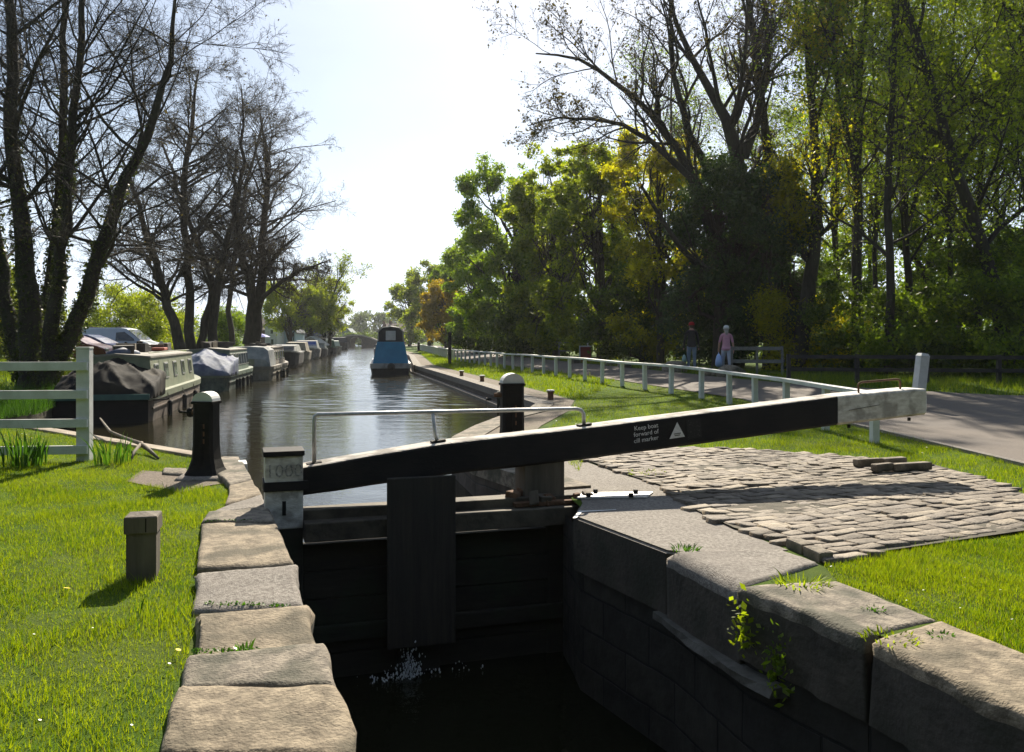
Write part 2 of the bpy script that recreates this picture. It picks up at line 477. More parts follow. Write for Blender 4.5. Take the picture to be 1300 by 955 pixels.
v = Vector((math.sin(R(SUN_AZ)) * math.cos(R(SUN_EL)), math.cos(R(SUN_AZ)) * math.cos(R(SUN_EL)), math.sin(R(SUN_EL))))
so.rotation_euler = v.to_track_quat('Z', 'Y').to_euler()
sc.view_settings.view_transform = 'Standard'; sc.view_settings.look = 'None'; sc.view_settings.exposure = 1.1; sc.view_settings.gamma = 1
sc.cycles.max_bounces = 7; sc.cycles.diffuse_bounces = 3; sc.cycles.glossy_bounces = 3; sc.cycles.transmission_bounces = 5
sc.cycles.sample_clamp_indirect = 4; sc.cycles.caustics_reflective = False; sc.cycles.caustics_refractive = False

# ================================================================ COLOURS
M_soil = mat('soil', (.05, .045, .03), (.11, .095, .07), 9, .95, .8, 60)
M_lawn = mat('lawn', (.035, .075, .006), (.075, .125, .010), 3, .95, 1, 90, spec=.1, c3=(.08, .085, .02), c3scale=.6, c3amt=.4)
M_grass = leafmat('grass_blade', (.045, .105, .008), (.20, .26, .020), .55, .65, (1.0, .93, .12), 1.75)
M_grass_long = leafmat('grass_long', (.035, .09, .012), (.08, .18, .03), .45, .4, (1, 1.05, .3), 1.3)
M_stone = mat('coping_stone', (.12, .102, .078), (.27, .23, .175), 14, .9, 1, 70, c3=(.055, .055, .035), c3scale=3.2, c3amt=.85, contrast=(.4, .6))
M_stone2 = mat('coping_stone_warm', (.135, .107, .070), (.29, .235, .16), 12, .9, 1, 60, c3=(.065, .055, .032), c3scale=2.7, c3amt=.85, contrast=(.4, .6))
M_conc = mat('concrete', (.15, .13, .11), (.29, .265, .23), 38, .92, 1, 120, c3=(.17, .15, .13), c3scale=1.5, c3amt=.55, contrast=(.4, .6))
M_algae_shade = mat('algae_and_shade_stone', (.045, .038, .028), (.10, .085, .065), 5, .9, 1, 28, c3=(.02, .024, .012), c3scale=2.5, c3amt=.7)  # algae stains plus the side faces' shade, both put into the colour
M_gravel = mat('gravel', (.085, .066, .048), (.21, .168, .13), 45, .95, 1, 110, c3=(.13, .12, .07), c3scale=1.1, c3amt=.5, contrast=(.38, .62))
M_asph = mat('asphalt', (.085, .068, .055), (.165, .138, .115), 70, .9, .6, 160, c3=(.085, .075, .07), c3scale=.5, c3amt=.5)
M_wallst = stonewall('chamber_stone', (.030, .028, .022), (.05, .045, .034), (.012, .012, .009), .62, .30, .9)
M_wall2 = stonewall('wall_brick', (.09, .07, .055), (.14, .11, .09), (.06, .055, .05), .6, .22, .6)
M_iron = mat('black_iron', (.008, .008, .008), (.018, .016, .014), 12, .75, .5, 50, spec=.2)
M_blackpaint = mat('black_paint', (.010, .010, .012), (.018, .017, .017), 7, .75, .5, 30, spec=.25, c3=(.03, .028, .025), c3scale=2.5, c3amt=.35, stretch=(1, 1, 6))
M_white = mat('white_paint', (.74, .74, .72), (.60, .60, .57), 6, .55, .3, 40, c3=(.40, .39, .34), c3scale=2.4, c3amt=.35)
M_whiteworn = mat('worn_white_paint', (.72, .71, .67), (.50, .48, .43), 9, .6, .5, 40, c3=(.16, .14, .12), c3scale=7, c3amt=.6, stretch=(1, 1, 3))
M_wood = mat('weathered_wood', (.07, .058, .042), (.17, .14, .105), 6, .85, 1, 22, stretch=(1, 1, .12), c3=(.09, .08, .06), c3scale=3, c3amt=.5)
M_woodh = mat('weathered_plank', (.22, .18, .13), (.42, .36, .28), 6, .85, 1, 22, stretch=(.15, 1, 1), c3=(.15, .12, .09), c3scale=3, c3amt=.5)
M_wetwood = mat('wet_gate_wood', (.012, .011, .008), (.030, .026, .018), 5, .8, 1, 22, stretch=(.2, .2, 1), c3=(.02, .035, .015), c3scale=2, c3amt=.5)
M_panel = mat('gate_panel_wood', (.024, .021, .017), (.05, .042, .033), 6, .85, 1, 30, stretch=(4, 4, .2), c3=(.03, .03, .025), c3scale=2.3, c3amt=.6)
M_galv = mat('galvanised_pipe', (.42, .42, .42), (.60, .60, .60), 20, .45, .3, 60, metal=.4)
M_rust = mat('rusty_iron', (.10, .05, .025), (.20, .11, .06), 15, .9, 1, 50)

# ================================================================ LAND
LEFT = [(7.1, -20), (-.577, 3.09), (-.79, 3.75), (-.93, 4.10), (-1.12, 4.59), (-1.21, 4.8), (-1.45, 5.62), (-1.71, 6.32), (-2.13, 7.38), (-2.25, 7.81), (-2.76, 9.08),
        (-3.38, 10.6), (-4.3, 11.0), (-6.4, 13.0), (-8.5, 14.8), (-9.7, 15.6), (-9.6, 17), (-10.4, 19.5), (-12.4, 28), (-13.9, 38.5), (-14.7, 47), (-16.4, 56), (-18.6, 70),
        (-20.8, 84), (-23, 98), (-38, 183), (-41, 205)]
RIGHT = [(-30, 207), (-27, 183), (-8.9, 74), (-5.5, 47.7), (-2.0, 31.8), (-.38, 24.2), (.55, 19.3), (.3, 17.5), (-.24, 16.1), (-.6, 14.5), (-.87, 12.8), (-.85, 12),
         (-.45, 10.3), (.1, 9.2), (.42, 8.4), (.42, 7.95), (.47, 7.6), (.515, 7.16), (1.083, 6.02), (1.34, 5.04), (1.758, 4.23), (1.905, 3.75), (2.10, 3.09), (9.7, -20)]
def push(p, d):
    return (p[0] + d, p[1]) if p[1] < 9.5 else p
CANAL = [push(p, -.12) for p in LEFT] + [push(p, .14) for p in RIGHT]
outer = [(1500, -20), (1500, 1500), (-1500, 1500), (-1500, -20)]
g1 = [(a, b) for a in np.arange(-30, 30, 1.5) for b in np.arange(-6, 80, 1.5)] + [(a, b) for a in np.arange(-120, 120, 7) for b in np.arange(-15, 400, 7) if not (-30 < a < 30 and b < 80)]
ground = sheet('ground', CANAL + outer, 0, M_lawn, 75, extra=g1)
# behind the camera the ground closes off to the horizon too
back = sheet('ground', [(-1500, -1500), (1500, -1500), (1500, -20), (-1500, -20)], 0, M_lawn, 150)

# water of the canal and of the emptied lock
def watermat(name, c, rough, bumps, ruffle=None):
    m, nt, b = principled(name); N, L = nt.nodes, nt.links
    b.inputs['Base Color'].default_value = (*c, 1); b.inputs['Roughness'].default_value = rough; b.inputs['IOR'].default_value = 1.333
    b.inputs['Specular IOR Level'].default_value = .6
    tc = N.new('ShaderNodeTexCoord'); prev = None
    for sx, sy, sc_, dist in bumps:
        mp = N.new('ShaderNodeMapping'); mp.inputs['Scale'].default_value = (sx, sy, 1); L.new(tc.outputs['Object'], mp.inputs[0])
        n = N.new('ShaderNodeTexNoise'); n.inputs['Scale'].default_value = sc_; n.inputs['Detail'].default_value = 3
        L.new(mp.outputs[0], n.inputs[0])
        bp = N.new('ShaderNodeBump'); bp.inputs['Strength'].default_value = 1; bp.inputs['Distance'].default_value = dist
        L.new(n.outputs[0], bp.inputs['Height'])
        if prev: L.new(prev.outputs[0], bp.inputs['Normal'])
        prev = bp
    L.new(prev.outputs[0], b.inputs['Normal'])
    if ruffle:   # wind ruffles the open water further up
        sx = N.new('ShaderNodeSeparateXYZ'); L.new(tc.outputs['Object'], sx.inputs[0])
        mr = N.new('ShaderNodeMapRange'); mr.inputs[1].default_value = 15; mr.inputs[2].default_value = 34; mr.inputs[3].default_value = rough; mr.inputs[4].default_value = ruffle
        L.new(sx.outputs[1], mr.inputs[0]); L.new(mr.outputs[0], b.inputs['Roughness'])
    return m
M_water = watermat('canal_water', (.020, .018, .009), .035, [(1, 1.6, 7, .003), (1, 1.3, 16, .002)], .10)
M_water2 = watermat('lock_water', (.010, .011, .005), .05, [(1, 1, 3, .01), (1, 1, 12, .004)])
def flat(name, poly, z, m):
    me = bpy.data.meshes.new(name); me.from_pydata([(*p, z) for p in poly], [], [list(range(len(poly)))]); me.update()
    if me.polygons[0].normal.z < 0: me.polygons[0].flip()
    o = link(name, me, m); o['kind'] = 'structure'; return o
def rippled_water():
    # one sheet with real ripples: fine rows close by, longer ones far away
    ys = [7.34]
    while ys[-1] < 215: ys.append(ys[-1] + max(.035, ys[-1] ** 2 * .00012))
    ys = np.array(ys); nx = 520; u = np.linspace(0, 1, nx)
    lx = left_x(ys) - 4 - ys * .02; rx = canal_x(ys) + 3 + ys * .03
    lx[ys < 12] = np.interp(ys[ys < 12], [7.34, 12], [-2.3, -10]); rx[ys < 12] = np.interp(ys[ys < 12], [7.34, 8.4, 12], [-2.2, .75, 3])
    X = lx[:, None] * (1 - u) + rx[:, None] * u; Y = np.broadcast_to(ys[:, None], X.shape)
    gg = np.random.default_rng(77); Z = np.zeros_like(X)
    amp = .10 + .90 * sstep(15, 34, Y); patch_ = .55 + .45 * np.sin(X * .35 + np.sin(Y * .13) * 2) * np.sin(Y * .21 + X * .1)
    for k in range(46):
        lam = gg.uniform(.12, .9) * (1 if k % 3 else 1.6); th = gg.normal(R(80), .55); ph = gg.uniform(0, 6.28); kk = 2 * np.pi / lam
        Z += .0046 * lam / 2 * np.sin(kk * (X * np.cos(th) + Y * np.sin(th)) + ph + .8 * np.sin(X * .9 + k) + .6 * np.sin(Y * .7 + 2 * k))
    Z *= amp * patch_
    V = np.stack([X, Y, -.42 + Z], 2).reshape(-1, 3); m_, n_ = X.shape
    idx = np.arange(m_ * n_).reshape(m_, n_); q = np.stack([idx[:-1, :-1], idx[:-1, 1:], idx[1:, 1:], idx[1:, :-1]], -1)
    o = link('canal_water', np_mesh('canal_water', V, q.reshape(-1, 4), 4), M_water, smooth=True); o['kind'] = 'structure'
    print('water', m_, n_)
rippled_water()
flat('lock_water', [(-4, 7.3), (-2.35, 7.30), (.75, 8.30), (1.5, 8), (12, -20), (5, -20)], -1.45, M_water2)

# walls holding the land
def wall_thing(name, label, line, z0, z1, m, cat='wall'):
    t = thing(name, label, cat)
    ribbon('wall_face', subdivide_line(line, .5), z0, z1, m, parent=t)
    return t
il = LEFT.index((-2.25, 7.81)); 
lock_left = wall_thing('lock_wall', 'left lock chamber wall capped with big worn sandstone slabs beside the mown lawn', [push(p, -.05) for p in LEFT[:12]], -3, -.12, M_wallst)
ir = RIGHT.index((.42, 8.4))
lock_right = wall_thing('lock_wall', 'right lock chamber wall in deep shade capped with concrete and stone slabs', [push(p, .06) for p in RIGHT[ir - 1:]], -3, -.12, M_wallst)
bank_left = wall_thing('canal_bank', 'low earth bank behind the moored boats along the left side of the canal', LEFT[11:], -3, .02, mat('bank_earth', (.05, .045, .03), (.10, .09, .05), 4, .95, 1, 20), 'bank')
wall_right = wall_thing('canal_wall', 'long straight canal side wall with pale coping on the towpath side', RIGHT[:ir], -3, .0, M_wall2)

def slab(name, q, z, th, m, parent, n=34, k=20, rnd=.05, nz=.012, nxy=.02, seed=0, dip=0.0, tilt=(0, 0)):
    """worn block of stone over the quad q (near-left, near-right, far-right, far-left)"""
    q = [np.array(p, float) for p in q]
    u, v = np.meshgrid(np.linspace(0, 1, n), np.linspace(0, 1, k)); u = u.ravel(); v = v.ravel()
    xy = (1 - v)[:, None] * ((1 - u)[:, None] * q[0] + u[:, None] * q[1]) + v[:, None] * ((1 - u)[:, None] * q[3] + u[:, None] * q[2])
    wdt = np.linalg.norm(q[1] - q[0]); dep = np.linalg.norm(q[3] - q[0])
    d = np.minimum(np.minimum(u, 1 - u) * wdt, np.minimum(v, 1 - v) * dep)
    t = np.clip(d / rnd, 0, 1); zz = z - (1 - np.sqrt(1 - (1 - t) ** 2)) * rnd
    zz = zz + dip * (v - .5) * 0 + tilt[0] * (u - .5) + tilt[1] * (v - .5)
    V = []
    for (x, y), a, dd in zip(xy, zz, t):
        o = mnoise.noise_vector(Vector((x * 3, y * 3, seed))); f = mnoise.fractal(Vector((x * 4, y * 4, seed * 3.3)), 1, 2, 4)
        V.append((x + o.x * nxy * (1 if dd < 1 else .3), y + o.y * nxy * (1 if dd < 1 else .3), a + f * nz * 1.5 + min(0, mnoise.noise(Vector((x * 9, y * 9, seed)))) * nz * (2.5 if dd < 1 else .5)))
    FF = [(i * n + j, i * n + j + 1, (i + 1) * n + j + 1, (i + 1) * n + j) for i in range(k - 1) for j in range(n - 1)]
    ring = [j for j in range(n)] + [i * n + n - 1 for i in range(1, k)] + [(k - 1) * n + j for j in range(n - 2, -1, -1)] + [i * n for i in range(k - 2, 0, -1)]
    b0 = len(V)
    for s_ in (.14, 1):
        for r_ in ring:
            p = V[r_]; o = mnoise.noise_vector(Vector((p[0] * 5, p[1] * 5, s_ * 4 + seed)))
            V.append((p[0] + o.x * nxy * .8, p[1] + o.y * nxy * .8, p[2] - th * s_))
    nr = len(ring); prev = ring
    for lvl in range(2):
        cur = [b0 + lvl * nr + i for i in range(nr)]
        for i in range(nr): FF.append((prev[i], cur[i], cur[(i + 1) % nr], prev[(i + 1) % nr]))
        prev = cur
    me = bpy.data.meshes.new(name); me.from_pydata(V, [], FF); me.update()
    o = link(name, me, [m, M_algae_shade], parent, smooth=True)
    for p_ in me.polygons[-nr:]: p_.material_index = 1  # lower sides take the darker stone, their shade painted in
    return o

# left coping: (edge x, y) and (inner x, y) at each joint, nearest first, as seen from above
jl = [((470, 1040), (150, 1040)), ((446, 955), (200, 955)), ((421, 872), (226, 872)), ((404, 824), (238, 832)), ((383, 771), (245, 782)), ((379, 768), (245, 772)), ((371, 722), (249, 730)), ((369, 717), (249, 722)),
      ((347, 662), (256, 662)), ((336, 645), (264, 651)), ((330, 628), (286, 640)), ((318, 609), (292, 616)), ((305, 585), (268, 596))]
def gap(a, b, t): return tuple(np.array(a) + (np.array(b) - np.array(a)) * t)
mm = [M_stone2, M_stone2, M_stone, M_stone2, M_stone, M_conc, M_stone, M_stone2, M_stone, M_conc, M_stone2, M_stone]
tl = [(.01, .01), (.0, .03), (.02, .02), (.0, .05), None, (.01, .04), None, (0, .0), (0, .01), (.02, .0), (.0, .0), (0, 0)]
for i in range(len(jl) - 1):
    if tl[i] is None: continue
    a, b = jl[i], jl[i + 1]
    q = [at(*a[1], .05), at(*a[0], .05), at(*b[0], .05), at(*b[1], .05)]
    q = [np.array(p) for p in q]
    q[2] = q[2] + (q[1] - q[2]) * .028; q[3] = q[3] + (q[0] - q[3]) * .028
    out = np.array((.02, .007)); q[1] = q[1] + out; q[2] = q[2] + out
    slab('coping_stone', q, .050 + .006 * (i % 3), .38, mm[i], lock_left, rnd=.022 if i < 7 else .016, nz=.006, nxy=.045 if i < 7 else .014, seed=i * 1.7, tilt=tl[i])
# flat stones round the left paddle post
for i, q in enumerate([[(222, 612), (286, 612), (312, 598), (236, 600)], [(250, 598), (306, 597), (303, 582), (254, 582)], [(205, 604), (234, 606), (238, 598), (208, 597)]]):
    slab('paving_stone', [at(*p) for p in q], .040, .1, M_stone if i else M_conc, lock_left, 14, 8, .02, .006, .012, seed=30 + i)

# right side: concrete pad with a blockwork edge, then three worn slabs
def padmesh(name, poly, z, th, m, parent, rnd=.03, seed=0):
    P = [Vector((*p, z)) for p in poly]
    bm = bmesh.new(); vs = [bm.verts.new(p) for p in P]; f = bm.faces.new(vs)
    r = bmesh.ops.extrude_face_region(bm, geom=[f]); nv = [e for e in r['geom'] if isinstance(e, bmesh.types.BMVert)]
    for v_ in nv: v_.co.z -= th
    bmesh.ops.recalc_face_normals(bm, faces=bm.faces)
    top = [e for e in bm.edges if all(abs(v_.co.z - z) < 1e-5 for v_ in e.verts)]
    bmesh.ops.bevel(bm, geom=top, offset=rnd, segments=3, affect='EDGES')
    me = bpy.data.meshes.new(name); bm.to_mesh(me); bm.free()
    o = link(name, me, [m, M_algae_shade], parent)
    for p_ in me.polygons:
        if abs(p_.normal.z) < .3: p_.material_index = 1  # upright faces: shade painted in along with the algae tone
    return o
pad = [at(*p) for p in [(728, 656), (845, 700), (905, 706), (1006, 700), (934, 672), (880, 646), (840, 617), (782, 600), (738, 584), (690, 586), (665, 590)]]
pad = pad[:-1] + [(.12, 9.15), (.44, 8.35), (.62, 8.1), (.62, 7.75)]
padmesh('concrete_pad', pad, .006, .45, M_conc, lock_right, .02)
slab('coping_stone', [at(846, 703), (1.36, 5.08), at(1046, 716), at(1000, 700)], .022, .42, M_conc, lock_right, 26, 14, .05, .006, .012, 41)
slab('coping_stone', [(1.35, 5.05), (1.755, 4.24), at(1190, 789), at(1066, 744)], .025, .40, M_stone, lock_right, 44, 22, .024, .006, .034, 42, tilt=(-.02, 0))
slab('coping_stone', [(1.77, 4.21), (2.14, 2.95), at(1480, 905), at(1194, 791)], .022, .40, M_stone2, lock_right, 44, 22, .024, .006, .034, 43)
slab('coping_stone', [(2.15, 2.92), (2.6, 1.6), (3.3, 1.8), at(1486, 907)], .022, .40, M_stone2, lock_right, 30, 12, .08, .013, .02, 44)
slab('coping_stone', [(2.61, 1.57), (3.1, .1), (3.8, .3), (3.32, 1.77)], .022, .40, M_stone, lock_right, 20, 12, .08, .013, .02, 45)
M_chamber = mat('chamber_concrete', (.045, .04, .032), (.085, .075, .062), 5, .9, 1, 30, c3=(.02, .022, .014), c3scale=2, c3amt=.7, stretch=(1, 1, .4))
M_ledge = mat('ledge_stone', (.09, .085, .07), (.15, .14, .12), 8, .9, 1, 30, c3=(.04, .04, .03), c3scale=3, c3amt=.6)
# ledge halfway down the chamber wall, painted corner line, plate with bolts
def wallp(y, off, z):   # point on the right chamber wall, off metres out into the chamber
    x = float(np.interp(y, [3.09, 3.75, 4.23, 5.04, 6.02, 7.16], [2.10, 1.905, 1.758, 1.34, 1.083, .515]))
    return Vector((x - off * .95, y - off * .32, z))
b = MB()
ys = np.linspace(4.75, 6.1, 14)
b.loft([[wallp(y, -.12, -.44), wallp(y, .05 + .01 * math.sin(y * 9), -.45), wallp(y, .055 + .01 * math.sin(y * 7), -.50), wallp(y, -.12, -.52)] for y in ys]).jitter(.012, 6)
b.build('stone_ledge', M_ledge, lock_right)
b = MB()
A_, B_, C_ = Vector((*at(727, 659), .0105)), Vector((*at(736, 651), .0105)), Vector((*at(782, 648.5), .0105))
b.prism([A_ + Vector((.0, -.015, 0)), A_ + Vector((.035, 0, 0)), B_ + Vector((.02, -.02, 0)), C_ + Vector((0, -.02, 0)), C_, B_ + Vector((-.005, .02, 0))], (0, 0, .001))
b.build('painted_line', M_white, lock_right)
t = thing('anchor_plate', 'flat pale metal plate with four black bolts set in concrete by gate pivot', 'metal plate')
b = MB(); b.prism([(*at(732, 635), .009), (*at(821, 634), .009), (*at(829, 627), .009), (*at(740, 628), .009)], (0, 0, .012)); b.build('plate', M_galv, t)
for p in [(756, 628.5), (747, 634), (807, 629), (801, 634)]:
    x, y = at(*p); MB().box((x, y, .038), (.042, .042, .036), bevel=.004).build('bolt', M_iron, t)

# coping and low ledge along the long right-hand canal wall
line = RIGHT[1:ir]
def offset_line(line, d):
    out = []
    for i, p in enumerate(line):
        a = np.array(line[max(0, i - 1)]); b_ = np.array(line[min(len(line) - 1, i + 1)])
        t_ = (b_ - a) / np.linalg.norm(b_ - a); out.append((p[0] - t_[1] * d, p[1] + t_[0] * d))
    return out
def strip(name, line, d0, d1, z0, z1, m, parent):
    l = subdivide_line(line, 2.0); a = offset_line(l, d0); c = offset_line(l, d1); b = MB()
    b.loft([[Vector((*p, z1 + max(0., float(gz(*q))))), Vector((*q, z1 + float(gz(*q)))), Vector((*q, z0)), Vector((*p, z0))] for p, q in zip(a, c)])
    return b.build(name, m, parent)
wl = [p for p in RIGHT[1:7]]
strip('coping', wl, -.02, .42, -.16, .035, M_conc, wall_right)
strip('ledge', wl, -.16, .0, -.5, -.33, M_conc, wall_right)
wing = RIGHT[6:15]
strip('coping', wing, -.03, .40, -.14, .03, M_stone, wall_right)
for yv, dd in ((23.3, .0), (47, 0)):
    x = float(canal_x(yv)); MB().box((x - .05, yv, -.2), (.14, .18, .5), bevel=.01).build('timber_fender', M_wetwood, wall_right)
MB().box((-.62, 25.4, -.36), (.3, .35, .2), bevel=.01).build('timber_fender', M_wetwood, wall_right)

# timber edging at the left mouth of the lock
t = thing('timber_edging', 'long weathered timber beam edging the lawn by the canal behind the white fence', 'edging')
a = Vector((-3.95, 10.82, 0)); c = Vector((-9.3, 15.35, 0)); dv = (c - a).normalized(); pv = Vector((-dv.y, dv.x, 0)) * -1
ln_ = (c - a).length; ang = math.atan2(dv.y, dv.x)
for i in range(3):
    p = a + dv * (ln_ * (i + .5) / 3)
    MB().box((0, 0, 0), (ln_ / 3 - .015, .22, .34), bevel=.012).jitter(.008, 3, i).build('beam', M_woodh, t, loc=p + Vector((0, 0, -.135))).rotation_euler = (0, 0, ang)
MB().box((0, 0, -.02), (.09, .34, .12), bevel=.005).build('painted_block', M_white, t, loc=(*at(308, 592), .01)).rotation_euler = (0, 0, .35)

# ================================================================ PATHS, ROAD, SETTS
gravel = [(-.6, 12.4), (-.4, 14.4), (.1, 16.0), (.75, 17.5), (.9, 19.3), (.02, 24.3), (-1.6, 31.9), (-5.1, 47.8), (-8.5, 74), (-26.5, 183), (-25.6, 183), (-7.8, 74), (-4.4, 47.7), (-.85, 31.8),
          (.85, 24), (1.5, 20.5), (1.15, 17.5), (.5, 14.6), (.3, 13.2), (.45, 11.5), (.6, 9.8), (.4, 9.4), (.0, 9.7), (-.2, 10.5)]
sheet('gravel_path', gravel, .012, M_gravel, 1.0)
patch = [at(*p) for p in [(160, 612), (190, 618), (232, 626), (262, 618), (300, 612), (300, 604), (240, 599), (205, 600), (180, 598)]]
sheet('gravel_patch', patch, .008, M_gravel, .3)
road = [(6.4, -20), (6.15, 4), (6.05, 10.15), (5.95, 13.8), (5.5, 20), (3.5, 28), (.2, 41.6), (-3.0, 57), (-15, 135), (-24, 183), (-20, 183), (-11, 135), (.2, 57), (3.6, 41), (6.6, 28.5), (8.2, 24.6), (12, 21), (17, 19.5),
        (40, 17), (60, 10), (60, -20)]
sheet('road', road, .02, M_asph, 1.6)
kl = [(6.15, -2), (6.15, 4), (6.05, 10.15), (5.95, 13.8), (5.5, 20)]
MBk = MB(); la, lb = offset_line(subdivide_line(kl, 1), -.02), offset_line(subdivide_line(kl, 1), .08)
MBk.loft([[Vector((*p, float(gz(*p)) + .045)), Vector((*q, float(gz(*q)) + .045)), Vector((*q, -.1)), Vector((*p, -.1))] for p, q in zip(la, lb)])
k_ = MBk.build('kerb', M_conc); k_['kind'] = 'structure'

SETT = [at(*p) for p in [(742, 585), (800, 571.5), (880, 570), (980, 574), (1085, 583), (1185, 592), (1250, 610), (1300, 630), (1350, 655), (1330, 671), (1300, 677), (1131, 702), (1046, 718), (1004, 695), (931, 673), (877, 647), (838, 618), (782, 600)]]
sheet('sett_bed', SETT, .022, M_soil, .5)
def setts():
    th = R(24); cu, su = math.cos(th), math.sin(th)
    P = np.array(SETT); c0 = P.mean(0); tops = []
    v_ = -4.5
    row = 0
    while v_ < 4.5:
        dv_ = rng.uniform(.105, .15); u_ = -5 + rng.uniform(0, .2)
        while u_ < 5:
            du = rng.uniform(.11, .27); cx_ = u_ + du / 2; cy_ = v_ + dv_ / 2 + .035 * math.sin(u_ * 1.3)
            j = rng.uniform(-.012, .012, (4, 2)); h = .005
            loc = np.array([(-du / 2 + h, -dv_ / 2 + h), (du / 2 - h, -dv_ / 2 + h), (du / 2 - h, dv_ / 2 - h), (-du / 2 + h, dv_ / 2 - h)]) + j
            w_ = np.stack([c0[0] + (loc[:, 0] + cx_) * cu - (loc[:, 1] + cy_) * su, c0[1] + (loc[:, 0] + cx_) * su + (loc[:, 1] + cy_) * cu], 1)
            tops.append(w_); u_ += du
        v_ += dv_; row += 1
    T = np.array(tops); cen = T.mean(1)
    T = T[inside(cen[:, 0], cen[:, 1], SETT)]
    n = len(T); cen = T.mean(1)
    z = .034 + rng.normal(0, .0045, n) + .012 * np.sin(cen[:, 0] * 2) * np.sin(cen[:, 1] * 2.7)
    tx = rng.normal(0, .04, (n, 2))
    def lvl(s, dz):
        q = cen[:, None] + (T - cen[:, None]) * s
        zz = z[:, None] + dz + ((q - cen[:, None]) * tx[:, None]).sum(2)
        return np.concatenate([q, zz[..., None]], 2)
    L0, L1, L2, L3 = lvl(1, -.045), lvl(1, -.006), lvl(.95, -.001), lvl(.5, .001)
    L3[..., 2] += rng.normal(0, .0025, (n, 4))
    V = np.stack([L0, L1, L2, L3], 1).reshape(-1, 3)
    i0 = np.arange(n)[:, None] * 16; FF = []
    for l in range(3):
        for k in range(4):
            kk = (k + 1) % 4
            FF.append(np.concatenate([i0 + l * 4 + k, i0 + l * 4 + kk, i0 + l * 4 + 4 + kk, i0 + l * 4 + 4 + k], 1))
    FF.append(np.concatenate([i0 + 12, i0 + 13, i0 + 14, i0 + 15], 1))
    return V, np.concatenate(FF)
m, nt, b = principled('sett_stone'); N, L = nt.nodes, nt.links
g_ = N.new('ShaderNodeNewGeometry'); rp = N.new('ShaderNodeValToRGB'); L.new(g_.outputs['Random Per Island'], rp.inputs[0])
rp.color_ramp.elements[0].color = (.13, .105, .078, 1); rp.color_ramp.elements[1].color = (.34, .285, .21, 1)
e = rp.color_ramp.elements.new(.35); e.color = (.22, .18, .135, 1); e = rp.color_ramp.elements.new(.6); e.color = (.19, .16, .13, 1)
tc = N.new('ShaderNodeTexCoord'); n1 = N.new('ShaderNodeTexNoise'); n1.inputs['Scale'].default_value = 14; n1.inputs['Detail'].default_value = 8; L.new(tc.outputs['Object'], n1.inputs[0])
r2 = N.new('ShaderNodeValToRGB'); r2.color_ramp.elements[0].color = (.5, .48, .44, 1); r2.color_ramp.elements[0].position = .35; r2.color_ramp.elements[1].position = .6; L.new(n1.outputs[0], r2.inputs[0])
mx = N.new('ShaderNodeMix'); mx.data_type = 'RGBA'; mx.blend_type = 'MULTIPLY'; mx.inputs[0].default_value = .8; L.new(rp.outputs[0], mx.inputs[6]); L.new(r2.outputs[0], mx.inputs[7]); L.new(mx.outputs[2], b.inputs['Base Color'])
n2 = N.new('ShaderNodeTexNoise'); n2.inputs['Scale'].default_value = 55; n2.inputs['Detail'].default_value = 5; L.new(tc.outputs['Object'], n2.inputs[0])
bp = N.new('ShaderNodeBump'); bp.inputs['Distance'].default_value = .012; L.new(n2.outputs[0], bp.inputs['Height']); L.new(bp.outputs[0], b.inputs['Normal']); b.inputs['Roughness'].default_value = .8
V, FF = setts()
o = link('sett_paving', np_mesh('sett_paving', V, FF, 4), m); o['kind'] = 'structure'
# thicker edge blocks at the near corner of the paving, and the loose blocks on top
for i, (pa, pb, lab) in enumerate([((1086, 597), (1118, 595.5), 'dark loose stone block at the left end of the little row lying on the setts'), ((1119, 596), (1149, 593.5), 'dark loose stone block touching the lawn, second in the back row on the setts'),
                    ((1109, 604), (1131, 602), 'short dark loose stone block in the front row on the setts'), ((1132, 603), (1181, 600.5), 'longest dark loose stone block at the right end of the front row on the setts')]):
    A = Vector((*at(*pa), 0)); B2 = Vector((*at(*pb), 0)); d = B2 - A; c = (A + B2) / 2
    o = MB().box((0, 0, 0), (d.length - .01, .10, .085), bevel=.018, seg=3).jitter(.012, 7, i).build('stone_block', M_stone, loc=(c.x, c.y, .085), smooth=False)
    o.rotation_euler = (0, 0, math.atan2(d.y, d.x) + (.05 if i % 2 else -.04)); tag(o, lab, 'stone block', 'loose blocks on the setts')
for i, (pa, pb) in enumerate([((1004, 697), (1024, 706)), ((1025, 707), (1047, 717))]):
    A = Vector((*at(*pa), 0)); B2 = Vector((*at(*pb), 0)); d = B2 - A; c = (A + B2) / 2
    o = MB().box((0, 0, 0), (d.length, .11, .1), bevel=.015).jitter(.008, 6, i).build('kerb_block', M_stone, lock_right, loc=(c.x + .03, c.y + .05, .02)); o.rotation_euler = (0, 0, math.atan2(d.y, d.x))
